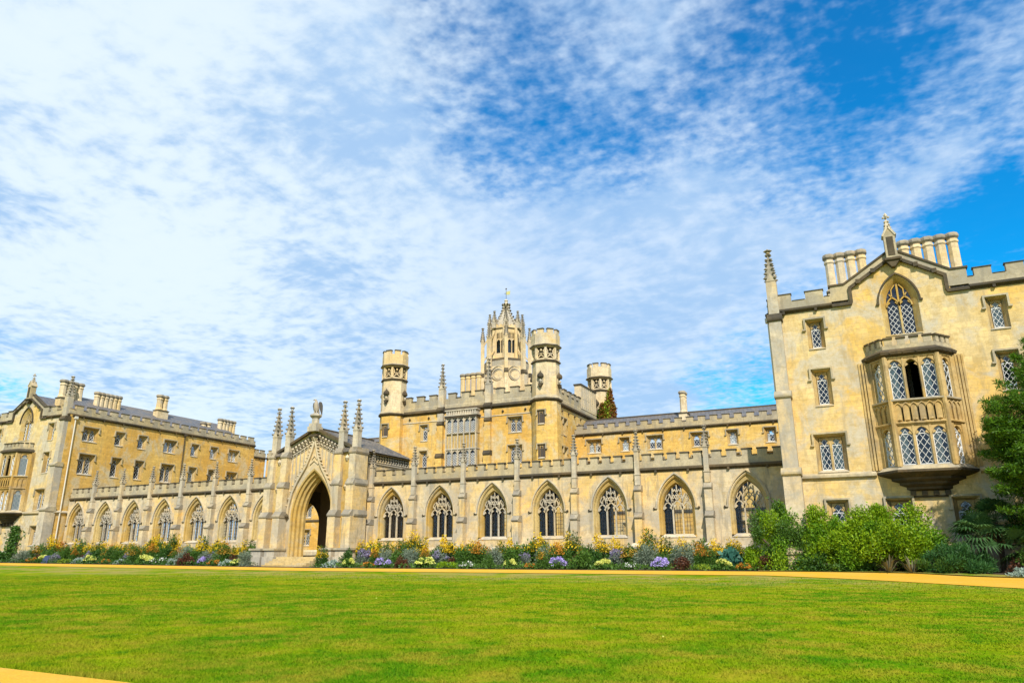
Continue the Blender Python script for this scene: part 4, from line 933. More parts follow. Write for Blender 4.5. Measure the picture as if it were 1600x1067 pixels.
# ------------------------------------------------------------------ lantern tower
def lantern():
    X, Y = -42.35, 87.0; t = thing('lantern_tower', 'ornate openwork stone lantern tower with crocketed spire and gilded vane rising behind the hall', 'tower', (X, Y, 0))
    F = Fr(X, Y); m = S_TWR; V0 = math.atan2(-Y, -X)               # a corner faces the lawn
    rot = V0
    mb = MB(F)
    mb.rings(0, 0, [(3.1, 18), (3.1, 25.6, S_DRS), (3.2, 26.3, S_DRK), (3.0, 26.7), (2.35, 26.9)], m, 8, rot)
    part('base', mb, t)
    mb = MB(F)
    # corner shafts, window walls
    for i in range(8):
        a = rot + i * PI / 4; mb.ngon(2.2 * math.cos(a), 2.2 * math.sin(a), .26, 26.7, .22, 31.2, m, 6)
    for i in range(8):
        a = rot + (i + .5) * PI / 4; f = Fr(0, 0); ap = 2.2 * math.cos(PI / 8); f.N = Vector((math.cos(a), math.sin(a), 0)); f.U = Vector((-math.sin(a), math.cos(a), 0)); f.o = Vector((X, Y, 0)) + f.N * ap
        mb.fr = f
        wall(mb, -.84, .84, 26.8, 31.1, [(-.58, .58, 27.5, 30.6)], m)
        mb.box(-.05, .05, -.2, .0, 27.5, 30.6, m)
        for k in (-.4, -.2, .2, .4): mb.box(k - .03, k + .03, -.15, -.02, 29.6, 30.6, m)
        for c in (-.3, .3): arch_fill(mb, c, .26, 29.15, .4, 29.65, m, d=-.05, n=4)
        mb.box(-.58, .58, -.18, -.06, 29.6, 29.68, m)
        for (za, zb) in ((27.5, 27.6), (30.5, 30.6)): mb.box(-.58, .58, -.3, -.01, za, zb, m)
        mb.box(-.95, .95, -.3, .1, 31.1, 31.22, S_DRK); mb.box(-.9, .9, -.25, .0, 31.22, 31.5, m)
        for c in (-.55, 0, .55): mb.box(c - .15, c + .15, -.2, .0, 31.5, 31.75, m)
    part('lantern', mb, t)
    g = MB(F); g.rings(0, 0, [(1.75, 27.0), (1.75, 31.0)], GLASS, 8, rot)
    g.rings(0, 0, [(1.2, 27.0), (1.2, 31.0)], mat_principled('louvre_slate_blue', (0.12, 0.17, 0.19), 0.6)[0], 8, rot)
    part('glass', g, t)
    # spire
    s = MB(F); prof = [(1.95, 31.5), (1.65, 32.1), (1.2, 32.9), (.8, 33.6), (.52, 34.2), (.36, 34.9), (.58, 35.1), (.62, 35.25), (.25, 35.45), (.2, 35.7), (.3, 35.8), (.12, 36.05)]
    s.rings(0, 0, prof, S_DRS, 8, rot)
    for r_, z_ in ((1.75, 32.05), (1.5, 32.5), (1.25, 32.95), (1.0, 33.4), (.76, 33.85), (.6, 34.3), (.48, 34.75)):
        for i in range(8): a = rot + i * PI / 4; s.octa((r_ * math.cos(a), r_ * math.sin(a), z_), .21, S_DRK if i % 2 else S_DRS)
    for z_, r_ in ((33.9, .55), (34.45, .48)): s.ngon(0, 0, r_, z_, r_, z_ + .1, S_DRK, 8)
    for i in range(8): a = i * PI / 4; s.octa((.52 * math.cos(a), .52 * math.sin(a), 35.2), .2, S_DRK)
    part('spire', s, t)
    v = MB(F); v.ngon(0, 0, .035, 36.0, .03, 37.6, IRON, 6); v.octa((0, 0, 37.65), .15, S_DRK); v.prism([(.05, 36.75), (.62, 36.7), (.6, 37.0), (.66, 37.25), (.05, 37.2)], -.02, .02, GOLD); v.box(-.25, .0, -.02, .02, 36.95, 37.0, IRON)
    part('weather_vane', v, t)
    # ring of pinnacles on the lantern and outer flying piers
    for i in range(8):
        a = rot + i * PI / 4; b = MB(); pm = pinnacle_mb(.5, .9, 1.7)
        link('pinnacle', pm.mesh('pinnacle'), t, loc=(2.3 * math.cos(a), 2.3 * math.sin(a), 31.2))
    for i in range(8):
        a = rot + i * PI / 4; f = Fr(X, Y); ca, sa = math.cos(a), math.sin(a)
        f.N = Vector((ca, sa, 0)); f.U = Vector((-sa, ca, 0)); b = MB(f)
        b.box(-.26, .26, 3.0, 3.75, 18, 24.5, m); b.uprism([(3.0, 24.5), (3.85, 24.5), (3.85, 24.65), (3.5, 25.1), (3.0, 25.1)], -.3, .3, S_DRK)
        b.box(-.24, .24, 3.05, 3.55, 25.1, 29.4, m)
        for (p0, p1, p2, p3) in (((2.3, 30.9), (3.15, 29.2), (3.15, 28.9), (2.3, 30.5)), ((2.3, 28.2), (3.15, 27.0), (3.15, 26.8), (2.3, 27.9))): b.uprism([p0, p1, p2, p3], -.09, .09, m)
        bo = part('flying_pier', b, t); pm = pinnacle_mb(.52, .2, 2.2)
        q = f(0, 3.3, 29.4); link('pinnacle', pm.mesh('pinnacle'), bo, loc=q - worldloc(bo), rz=a)
    # blank clock roundels
    c = MB()
    for i in range(8):
        a = rot + (i + .5) * PI / 4; f = Fr(0, 0); f.N = Vector((math.cos(a), math.sin(a), 0)); f.U = Vector((-math.sin(a), math.cos(a), 0)); f.o = Vector((X, Y, 0)) + f.N * (3.1 * math.cos(PI / 8)); c.fr = f
        P = [(.78 * math.cos(k * PI / 10), 24.4 + .78 * math.sin(k * PI / 10)) for k in range(20)]
        c.ribbon(P, .12, 0, .12, S_DRS, closed=True); c.ribbon([(p[0] * .75, 24.4 + (p[1] - 24.4) * .75) for p in P], .07, 0, .07, S_DRS, closed=True)
        c.ribbon([(-1.1, 23.3)] + arch_pts(0, 1.05, 24.4, 1.15, 6) + [(1.1, 23.3)], .1, 0, .1, S_DRS)
    part('roundel', c, t)
    return t
lantern()

# ------------------------------------------------------------------ gatehouse
def gatehouse():
    X0, Y0 = -44.55, 51.6; t = thing('gatehouse', 'gabled stone gatehouse with deep pointed arch, ogee hood and four crocketed pinnacles', 'gatehouse', (X0, Y0, 0))
    F = Fr(X0, Y0); W = 4.6; m = S_CLO; ez = 10.25; ridge = 12.35
    a0, r0, zs = 2.35, 4.35, 4.35
    mb = MB(F)
    wall(mb, -W, W, -.3, 8.75, [(-a0, a0, .9, 8.75)], m); arch_fill(mb, 0, a0, zs, r0, 8.75, m, n=14)
    mb.poly([(-W, 0, 8.75), (W, 0, 8.75), (W, 0, ez), (0, 0, ridge - .1), (-W, 0, ez)], m)
    arch_loft(mb, 0, .9, zs, [(a0, r0, 0, S_JMB), (a0 - .12, r0 - .18, -.05, S_JMB), (a0 - .14, r0 - .2, -.22, S_JMB), (a0 - .32, r0 - .42, -.32, S_JMB), (a0 - .34, r0 - .45, -.55, S_JMB), (a0 - .52, r0 - .68, -.66, S_JMB), (a0 - .54, r0 - .7, -.9, S_JMB), (a0 - .68, r0 - .88, -1.0, S_JMB), (a0 - .68, r0 - .88, -1.3, S_JMB)], n=14)
    for sg in (-1, 1):
        f = Fr(X0 + sg * W, Y0, 90 * sg); mb.fr = f; lo, hi = (0, 8.5) if sg > 0 else (-8.5, 0)
        a_, b_ = (3.2, 6.6) if sg > 0 else (-6.6, -3.2)
        wall(mb, lo, hi, -.3, ez, [(a_, b_, .95, 7.2)], m)
    mb.fr = F
    wall(mb, -W, W, -.3, 7.05, [(-1.5, 1.5, .9, 7.05)], S_YEL, d=-8.5); arch_fill(mb, 0, 1.5, 4.0, 3.0, 7.05, S_YEL, d=-8.5); mb.poly([(-W, -8.5, 7.05), (W, -8.5, 7.05), (W, -8.5, ez), (0, -8.5, ridge), (-W, -8.5, ez)], S_YEL)
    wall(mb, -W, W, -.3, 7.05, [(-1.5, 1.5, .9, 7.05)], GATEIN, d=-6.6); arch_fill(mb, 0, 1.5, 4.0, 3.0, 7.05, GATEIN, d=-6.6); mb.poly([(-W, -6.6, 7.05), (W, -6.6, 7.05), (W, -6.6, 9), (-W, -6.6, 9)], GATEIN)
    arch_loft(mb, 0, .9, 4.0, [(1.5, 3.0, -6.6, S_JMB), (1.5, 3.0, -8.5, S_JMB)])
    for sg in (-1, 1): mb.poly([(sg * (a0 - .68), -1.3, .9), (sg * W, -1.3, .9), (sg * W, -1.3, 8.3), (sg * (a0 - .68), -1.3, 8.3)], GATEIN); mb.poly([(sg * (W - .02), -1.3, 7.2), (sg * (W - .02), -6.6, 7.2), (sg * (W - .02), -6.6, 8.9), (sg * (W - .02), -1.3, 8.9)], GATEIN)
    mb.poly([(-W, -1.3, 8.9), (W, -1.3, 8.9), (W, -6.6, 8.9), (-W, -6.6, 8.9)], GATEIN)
    mb.box(-W + .01, W - .01, -.02, -8.6, .6, 1.0, S_STP)
    part('wall', mb, t)
    # ogee hood with crockets
    o = MB(F); og = [(2.62, 4.6), (2.55, 5.4), (2.25, 6.6), (1.75, 7.6), (1.25, 8.35), (.85, 8.95), (.55, 9.6), (.33, 10.2), (.16, 10.8), (0.03, 11.3)]
    for sg in (-1, 1):
        P = [(sg * u, z) for u, z in og]; o.ribbon(P, .2, 0, .22, S_DRS)
        for (u, z), (u2, z2) in zip(og[1:], og[2:]):
            for k in (0, .5):
                uu, zz = u + (u2 - u) * k, z + (z2 - z) * k; nx, nz = (z2 - z), -(u2 - u); l = math.hypot(nx, nz); o.octa((sg * (uu + nx / l * .19), .2, zz + nz / l * .19), .14, S_DRS, .8)
        o.octa((sg * 2.62, .2, 4.5), .26, S_DRK, 1.2)
    o.octa((0, .25, 11.45), .26, S_DRS, 1.3); o.box(-.42, .42, 0, .5, 11.55, 11.75, S_DRK)
    for a in (-.22, .22): o.octa((a, .22, 11.35), .16, S_DRS)
    for z in (9.05, 9.5): o.ribbon([(-.5 + (z - 9) * .4, z), (0, z + .35), (.5 - (z - 9) * .4, z)], .06, 0, .1, S_DRS)
    part('ogee_hood', o, t)
    p = MB(F)                                               # blind panelling and frieze
    sl0 = (ridge - ez) / W
    for sg in (-1, 1): p.poly([(0, .012, ridge - .38), (sg * 2.8, .012, ridge - .38 - 2.8 * sl0), (sg * 2.8, .012, ridge - 1.4 - 2.8 * sl0), (0, .012, ridge - 1.4)], S_DRK); f = Fr(X0 + sg * W, Y0, 90 * sg); p.fr = f; p.poly([(0, .012, 9.22), (sg * 8.5, .012, 9.22), (sg * 8.5, .012, 9.98), (0, .012, 9.98)], S_DRK); p.fr = F  # dark sheets behind the carving paint the shade in its gaps
    for i in range(-6, 7):
        if i == 0: continue
        u = i * .42
        zt = ridge - .1 - abs(u) / W * (ridge - ez) - 1.0; au = abs(u)
        zb = 4.8
        for (u1, z1), (u2, z2) in zip(og, og[1:]):
            if u2 <= au <= u1: zb = z1 + (z2 - z1) * (u1 - au) / (u1 - u2) + .1
        if zt - zb > .25:
            p.ribbon([(u, zb), (u, zt)], .09, 0, .07, S_DRS)
            p.ribbon(arch_pts(u + .21 * (1 if i < 0 else -1), .19, zt - .2, .22, 3), .05, 0, .06, S_DRS)
    for sg in (-1, 1):
        sl_ = (ridge - ez) / W
        for row, (off, rr) in enumerate(((.50, .17), (.88, .15), (1.16, .08))):
            for k in range(1, 15):
                u = sg * (.1 + k * (.36 if row < 2 else .2) + (.18 if row == 1 else 0))
                if abs(u) > 2.75: continue
                z = ridge - .1 - abs(u) * sl_ - off; p.octa((u, .09, z), rr * .95, S_DRS, 1.0)
            p.ribbon([(sg * 2.85, ridge - .1 - 2.85 * sl_ - off - .16), (sg * .1, ridge - .1 - .1 * sl_ - off - .16)], .035, 0, .07, S_DRS)
        p.ribbon([(sg * (W + .25), ez - .15), (0, ridge - .02)], .22, -.2, .3, S_DRK)
    for sg in (-1, 1):
        f = Fr(X0 + sg * W, Y0, 90 * sg); p.fr = f
        for k in range(20):
            u = sg * (.25 + k * .42)
            for z, rr in ((9.78, .17), (9.52, .14), (9.34, .1)): p.octa((u + (.2 if z == 9.5 else 0) * sg, .04, z), rr, S_DRS)
            p.ribbon([(u - .2, 9.28), (u, 9.6), (u + .2, 9.28)], .05, 0, .06, S_DRS)
        lo, hi = (0, 8.5) if sg > 0 else (-8.5, 0); p.box(lo, hi, 0, .1, 9.12, 9.22, S_DRS); p.box(lo, hi, 0, .12, 9.98, 10.1, S_DRS)
    part('frieze', p, t)
    # buttresses
    for sg in (-1, 1):
        for (u, side) in ((3.12, False), (4.68, True)):
            b = MB(F); uc = sg * u
            def st(w, d, z0, z1, sx, mat=m):
                l, r_ = uc - w, uc + w
                if side:
                    if sg > 0: r_ += sx
                    else: l -= sx
                b.box(l, r_, -.3 if not side else -1.2, d, z0, z1, mat); return l, r_
            def cap(w, d, z, sx, dn, sxn):
                l, r_ = uc - w, uc + w
                if side:
                    if sg > 0: r_ += sx
                    else: l -= sx
                b.uprism([(-.2, z), (d + .05, z), (d + .08, z + .07), (d + .08, z + .16), (dn, z + .55), (-.2, z + .55)], uc - w - .05, uc + w + .05, S_PIN)
                if side: b.prism([(uc, z), (uc + sg * (w + sx + .06), z), (uc + sg * (w + sx + .1), z + .16), (uc + sg * (w + sxn), z + .55), (uc, z + .55)], -1.24, min(d, .6), S_PIN)
            w = .5
            st(.66, 1.6, -.3, 1.0, .1, S_DRS); st(.56, 1.45, 1.0, 1.55, .06, S_DRS)
            l, r_ = uc - .64, uc + .64
            if side:
                if sg > 0: r_ += .12
                else: l -= .12
            b.box(l, r_, -.25, 1.58, 1.55, 1.72, S_GRY)
            st(.40, 1.0, 1.72, 4.35, .08); cap(.40, 1.0, 4.35, .08, .75, .05)
            st(.37, .76, 4.9, 7.0, .04); cap(.37, .76, 7.0, .04, .58, .02)
            st(.34, .58, 7.55, 9.75, .0); cap(.34, .58, 9.75, .0, .42, .0)
            b.box(uc - .28, uc + .28, -.23, .33, 10.3, 11.7, S_DRS)
            bo = part('buttress', b, t); pm = pinnacle_mb(.6, .1, 2.9); q = F(uc, .05, 11.7); link('pinnacle', pm.mesh('pinnacle'), bo, loc=q - worldloc(bo))
    # narrow bay between each pair
        nb = MB(F); u0, u1 = sorted((sg * 3.42, sg * 4.38)); nb.box(u0, u1, 0, .25, 1.7, 9.9, S_JMB)
        nb.uprism([(.5, 9.9), (.5, 10.0), (-.1, 10.55), (-.1, 9.9)], u0 - .05, u1 + .05, STILE)
        for z in (4.2, 6.9, 9.4): nb.octa(((u0 + u1) / 2, .3, z), .25, S_DRS, 1.3)
        part('panel', nb, t)
    rf = MB(F)
    for sg in (-1, 1): rf.poly([(0, .15, ridge), (sg * (W + .35), .15, ez - .12), (sg * (W + .35), -8.7, ez - .12), (0, -8.7, ridge)], STILE); rf.poly([(0, .15, ridge - .14), (sg * (W + .35), .15, ez - .26), (sg * (W + .35), -8.7, ez - .26), (0, -8.7, ridge - .14)], S_DRK)
    rf.box(-.12, .12, -8.7, .1, ridge - .03, ridge + .1, S_DRK)
    part('roof', rf, t)
    # steps
    s = MB(F)
    for i in range(5): s.box(-2.2, 2.3, -.02 if i == 4 else 0, 3.2 - i * .42, .0 if i == 0 else .2 + i * .16 - .002, .2 + (i + 1) * .16, S_STP)
    part('steps', s, t)
    pd = MB(F); pd.box(-.5, .5, -.2, .75, 12.0, 12.45, S_DRS); pd.box(-.42, .42, -.1, .65, 12.45, 12.75, S_DRS); pd.rings(0, .28, [(.36, 12.75), (.34, 13.2), (.42, 13.3), (.56, 13.42), (.56, 13.55), (.3, 13.68)], S_DRS)
    part('pedestal', pd, t)
    return t
gatehouse()
def eagle():
    x, y, z = -44.55, 51.3, 13.66; t = thing('eagle_statue', 'stone eagle statue with folded dark wings on the pedestal above the gatehouse gable', 'statue', (x, y, z))
    me = bpy.data.meshes.new('body'); bm = bmesh.new()
    J = [((0, 0, .42), .20), ((0, -.05, .70), .24), ((0, -.08, .93), .22), ((-.03, -.06, 1.14), .13), ((-.08, -.08, 1.32), .125), ((-.22, -.15, 1.31), .055), ((-.30, -.19, 1.22), .02),
         ((.1, .12, .28), .13), ((.16, .24, .05), .09), ((-.11, -.06, .24), .10), ((-.12, -.10, .03), .06), ((.12, -.08, .24), .10), ((.13, -.12, .03), .06), ((-.13, -.22, .02), .035), ((.13, -.24, .02), .035)]
    vs = [bm.verts.new(p) for p, _ in J]
    for a, b in ((0, 1), (1, 2), (2, 3), (3, 4), (4, 5), (5, 6), (0, 7), (7, 8), (0, 9), (9, 10), (0, 11), (11, 12), (10, 13), (12, 14)): bm.edges.new((vs[a], vs[b]))
    bm.to_mesh(me); bm.free(); me.materials.append(EAGS)
    o = link('body', me, t); md = o.modifiers.new('skin', 'SKIN'); sv = me.skin_vertices[0].data
    for i, (_, r_) in enumerate(J): sv[i].radius = (r_, r_)
    sv[0].use_root = True; ss = o.modifiers.new('sub', 'SUBSURF'); ss.levels = ss.render_levels = 2
    for sg in (-1, 1):
        w = MB(); P = [(.12, 1.0), (.28, 1.14), (.50, 1.05), (.58, .78), (.54, .45), (.46, .1), (.38, -.2), (.30, .1), (.18, .5)]
        n = len(P)
        A = [(sg * u, .10 + .22 * u * 0 + (1.0 - zz) * .22, zz) for u, zz in P]; Bk = [(sg * (u - .05), yy + .09, zz) for (u, zz), (_, yy, _2) in zip(P, A)]
        w.poly([(a, -b, c) for a, b, c in A], EAGW); w.poly([(a, -b, c) for a, b, c in Bk[::-1]], EAGW)
        for i in range(n): j = (i + 1) % n; w.poly([(q[0], -q[1], q[2]) for q in (A[i], A[j], Bk[j], Bk[i])], EAGW)
        link('wing', w.mesh('wing'), t)
eagle()

# ------------------------------------------------------------------ planting
def leaf_cloud(C_, N_, size, aspect, rng, droop=0.0, up=0.3, out=0.6, fold=0.25):
    """C_ centres (n,3), N_ outward normals (n,3) -> verts (n*4,3) diamond leaves"""
    n = len(C_); t = rng.normal(size=(n, 3)) + N_ * out; t[:, 2] += up - droop; t /= np.linalg.norm(t, axis=1)[:, None]
    r = rng.normal(size=(n, 3)) + N_ * 0.4; s = np.cross(t, r); s /= np.linalg.norm(s, axis=1)[:, None] + 1e-9; nn = np.cross(s, t)
    L = size * rng.uniform(.65, 1.3, (n, 1)); W = L * aspect
    V = np.empty((n, 4, 3)); V[:, 0] = C_; V[:, 1] = C_ + t * L * .5 + s * W * .5 + nn * L * fold * .3; V[:, 2] = C_ + t * L; V[:, 3] = C_ + t * L * .5 - s * W * .5 + nn * L * fold * .3
    return V.reshape(-1, 3)
def leaf_mesh(name, sets):        # sets [(verts, mat)]
    V = np.concatenate([v for v, _ in sets]); n = len(V) // 4
    me = bpy.data.meshes.new(name); me.vertices.add(len(V)); me.vertices.foreach_set('co', V.astype(np.float32).ravel())
    me.loops.add(n * 4); me.loops.foreach_set('vertex_index', np.arange(n * 4, dtype=np.int32))
    me.polygons.add(n); me.polygons.foreach_set('loop_start', np.arange(0, n * 4, 4, dtype=np.int32)); me.polygons.foreach_set('loop_total', np.full(n, 4, dtype=np.int32))
    mi = []
    for k, (v, m) in enumerate(sets): me.materials.append(m); mi += [k] * (len(v) // 4)
    me.polygons.foreach_set('material_index', np.array(mi, dtype=np.int32)); me.update(); me.validate(); return me
def dome(n, rx, ry, h, rng, z0=0.0, clumps=14, spread=.28, inner=.35, flat=1.0):
    """points in clumps through a mound's volume, denser at the skin"""
    k = rng.normal(size=(clumps, 3)); k[:, 2] = np.abs(k[:, 2]) * flat; k /= np.linalg.norm(k, axis=1)[:, None]
    k *= rng.uniform(inner, 1.0, (clumps, 1)) ** .5
    i = rng.integers(0, clumps, n); d = rng.normal(size=(n, 3)); d /= np.linalg.norm(d, axis=1)[:, None]; d *= spread * rng.uniform(.5, 1.1, (n, 1))
    p = k[i] * (1 - spread * .7) + d; nrm = p * 1.0 + d * .8; nrm /= np.linalg.norm(nrm, axis=1)[:, None] + 1e-9
    p = p * np.array([rx, ry, h]); p[:, 2] += z0; keep = p[:, 2] > .02; return p[keep], nrm[keep]
def flower_discs(P, size, mat_n, rng):       # small up/outward tilted quads as petals
    n = len(P); t = rng.normal(size=(n, 3)) * .5; t[:, 2] += 0.25; t[:, 1] -= .35; t /= np.linalg.norm(t, axis=1)[:, None]
    a = np.cross(t, rng.normal(size=(n, 3))); a /= np.linalg.norm(a, axis=1)[:, None]; b = np.cross(t, a); s = size * rng.uniform(.6, 1.3, (n, 1)) * .5
    V = np.empty((n, 4, 3)); V[:, 0] = P - a * s; V[:, 1] = P - b * s; V[:, 2] = P + a * s; V[:, 3] = P + b * s; return V.reshape(-1, 3)
G_DARK = leafmat('dark_green_leaf', (0.02, 0.07, 0.008), (0.07, 0.16, 0.02)); G_MID = leafmat('green_leaf', (0.035, 0.10, 0.012), (0.11, 0.21, 0.025))
G_SHR = leafmat('fresh_green_leaf', (0.06, 0.18, 0.006), (0.22, 0.40, 0.02), trans=.35); G_BRT = leafmat('bright_green_leaf', (0.09, 0.22, 0.006), (0.35, 0.50, 0.012), trans=.35); G_GREY = leafmat('grey_green_leaf', (0.13, 0.18, 0.11), (0.26, 0.31, 0.22)); G_SILV = leafmat('silver_leaf', (0.25, 0.33, 0.27), (0.45, 0.55, 0.45))
G_LIME = leafmat('lime_leaf', (0.20, 0.32, 0.02), (0.42, 0.50, 0.04)); G_BUR = leafmat('burgundy_leaf', (0.06, 0.02, 0.012), (0.17, 0.07, 0.03)); G_BLUE = leafmat('blue_green_leaf', (0.02, 0.10, 0.07), (0.07, 0.20, 0.14))
G_CON = leafmat('conifer_leaf', (0.022, 0.08, 0.005), (0.14, 0.29, 0.012), trans=.35); G_ROS = leafmat('rosemary_leaf', (0.025, 0.09, 0.02), (0.07, 0.19, 0.045)); G_PALM = leafmat('palm_leaf', (0.02, 0.07, 0.02), (0.10, 0.19, 0.05))
F_YEL = leafmat('yellow_petal', (0.60, 0.36, 0.01), (0.80, 0.60, 0.02)); F_ORG = leafmat('orange_petal', (0.40, 0.14, 0.01), (0.66, 0.30, 0.03)); F_LIL = leafmat('lilac_petal', (0.34, 0.26, 0.62), (0.55, 0.46, 0.80)); F_PUR = leafmat('purple_haze_petal', (0.20, 0.17, 0.28), (0.34, 0.30, 0.42))
F_WHT = leafmat('white_petal', (0.70, 0.70, 0.60), (0.85, 0.85, 0.8)); F_SED = leafmat('pale_yellow_floret', (0.55, 0.58, 0.07), (0.78, 0.78, 0.25)); F_PINK = leafmat('pink_petal', (0.55, 0.28, 0.25), (0.7, 0.42, 0.36)); F_BRN = leafmat('rusty_petal', (0.36, 0.17, 0.015), (0.60, 0.36, 0.03)); G_RED = leafmat('red_creeper_leaf', (0.16, 0.035, 0.015), (0.36, 0.18, 0.03))
BARK = mat_principled('bark', (0.09, 0.06, 0.04), 0.9)[0]; STEM = mat_principled('green_stem', (0.07, 0.12, 0.03), 0.8)[0]
def plant_proto(kind, seed):
    g = np.random.default_rng(seed)
    def D(n, r, h, **k): return dome(n, r, r * .85, h, g, **k)
    def top(P, N, frac, zmin): 
        m = (P[:, 2] > zmin); Q = P[m]; i = g.permutation(len(Q))[:frac]; return Q[i] + N[m][i] * .05
    F = None
    if kind == 'yellow': P, N = D(3000, 1.15, 2.35, clumps=24, inner=.1); L = [(leaf_cloud(P, N, .2, .3, g), G_DARK if seed % 2 else G_MID)]; Q, M = D(1800, 1.2, 2.5, clumps=26, inner=.45); F = (Q, M, 760, 1.1, .11, F_YEL)
    elif kind == 'rusty': P, N = D(2600, 1.1, 2.05, clumps=22, inner=.1); L = [(leaf_cloud(P, N, .18, .3, g), G_MID)]; Q, M = D(1500, 1.13, 2.15, clumps=22, inner=.4); F = (Q, M, 420, 1.0, .10, F_BRN if seed % 2 else F_ORG)
    elif kind == 'purple': P, N = D(1500, .85, 1.15, clumps=16, inner=.2); L = [(leaf_cloud(P, N, .16, .25, g, up=.8), G_GREY)]; Q, M = D(1100, .9, 1.3, clumps=16, inner=.5); F = (Q, M, 560, .6, .10, F_PUR)
    elif kind == 'greygreen': P, N = D(2600, 1.1, 1.75, clumps=24, inner=.2); L = [(leaf_cloud(P, N, .16, .3, g, up=.6), G_GREY if seed % 2 else G_MID)]
    elif kind == 'green': P, N = D(2800, 1.15, 1.85, clumps=24, inner=.2); L = [(leaf_cloud(P, N, .19, .4, g), G_MID if seed % 2 else G_DARK)]
    elif kind == 'sedum': P, N = D(900, .72, .62, clumps=16, inner=.4); L = [(leaf_cloud(P, N, .15, .5, g), G_MID)]; Q, M = D(1500, .76, .72, clumps=16, inner=.8, spread=.22, flat=1.5); F = (Q, M, 900, .3, .10, F_SED)
    elif kind == 'lilac': P, N = D(900, .68, .58, clumps=12); L = [(leaf_cloud(P, N, .12, .35, g), G_MID)]; Q, M = D(1300, .7, .7, clumps=14, inner=.8); F = (Q, M, 700, .22, .08, F_LIL)
    elif kind == 'burgundy': P, N = D(1700, .8, .95, clumps=16, inner=.3); L = [(leaf_cloud(P, N, .15, .4, g), G_BUR)]
    elif kind == 'orange': P, N = D(800, .62, .45, clumps=12); L = [(leaf_cloud(P, N, .12, .4, g), G_MID)]; Q, M = D(900, .64, .52, clumps=12, inner=.7); F = (Q, M, 420, .15, .09, F_ORG)
    elif kind == 'silver': P, N = D(1300, .62, .55, clumps=14); L = [(leaf_cloud(P, N, .14, .5, g), G_SILV)]
    elif kind == 'white': P, N = D(1300, .8, .55, clumps=16); L = [(leaf_cloud(P, N, .13, .4, g), G_MID)]; Q, M = D(500, .84, .62, clumps=14, inner=.7); F = (Q, M, 110, .2, .10, F_WHT)
    elif kind == 'lime': P, N = D(1300, .75, .42, clumps=16); L = [(leaf_cloud(P, N, .15, .25, g, up=.8), G_LIME if seed % 2 else G_BRT)]
    elif kind == 'blueleaf': P, N = D(420, .9, 1.5, clumps=12); L = [(leaf_cloud(P, N, .42, .75, g, up=.1), G_BLUE)]
    out = [('foliage', leaf_mesh('foliage', L))]
    if F:
        Q, M, cnt, zm, sz, mt = F; m = Q[:, 2] > zm; Q = Q[m]; Q = Q[g.permutation(len(Q))[:cnt]]; out.append(('flowers', leaf_mesh('flowers', [(flower_discs(Q, sz, 0, g), mt)])))
    return out
KIND = {'yellow': ('tall yellow daisy clump', 'daisy_clump', 'flowers'), 'rusty': ('tall rusty orange flower clump', 'helenium_clump', 'flowers'), 'purple': ('hazy purple flower spikes', 'purple_flower_clump', 'flowers'),
        'greygreen': ('bushy grey-green perennial', 'leafy_perennial', 'plant'), 'green': ('leafy green perennial', 'leafy_perennial', 'plant'), 'sedum': ('pale yellow flat-headed flowers', 'stonecrop', 'flowers'),
        'lilac': ('low lilac aster mound', 'aster', 'flowers'), 'burgundy': ('dark reddish-brown mound', 'dark_leaved_shrub', 'plant'), 'orange': ('low orange flower mound', 'low_orange_flowers', 'flowers'),
        'silver': ('low silver-leaved plant', 'silver_plant', 'plant'), 'white': ('low white-dotted plant', 'white_flowered_plant', 'flowers'), 'lime': ('low lime-green leafy mound', 'low_green_plant', 'plant'), 'blueleaf': ('large-leaved blue-green plant', 'plume_poppy', 'plant')}
PP = {k: [plant_proto(k, 100 * i + s) for s in range(1, 4)] for i, k in enumerate(KIND)}
ORD = ['first', 'second', 'third', 'fourth', 'fifth', 'sixth', 'seventh']
USED = set()
def where(x, row):
    side = 'right' if x > -44 else 'left'
    ws = list(enumerate(WR)) if side == 'right' else [(6 - i, c) for i, c in enumerate(WL)]
    bs = list(enumerate(BR)) if side == 'right' else [(5 - i, c) for i, c in enumerate(BL)]
    refs = []
    for n, c in ws:
        e = '%s window %s of gatehouse' % (ORD[n], side)
        refs += [(c, 'under the ' + e), (c - 1.2, 'under left edge of ' + e), (c + 1.2, 'under right edge of ' + e)]
    for n, c in bs: refs += [(c, 'by the %s buttress %s of gatehouse' % (ORD[n], side))]
    xs = x * 54.0 / {'back': 52.0, 'middle': 50.0, 'front': 47.8}[row]          # what stands behind it as seen from the lawn
    return min(refs, key=lambda r: abs(r[0] - xs))[1]
def put_plant(kind, x, y, row, s=1.0):
    a, nm, cat = KIND[kind]; lab = '%s, %s row, %s' % (a, row, where(x, row))
    if lab in USED: return False
    USED.add(lab); t = thing(nm, lab, cat, (x, y, gz(x, y) + .01), 'plants in the long border'); t.rotation_euler = (0, 0, random.uniform(0, 6.28))
    var = PP[kind][random.randrange(3)]; sc = s * random.uniform(.8, 1.18)
    t.scale = (sc * random.uniform(.9, 1.15), sc * random.uniform(.9, 1.15), sc)
    for pn, me in var: link(pn, me, t)
    return True
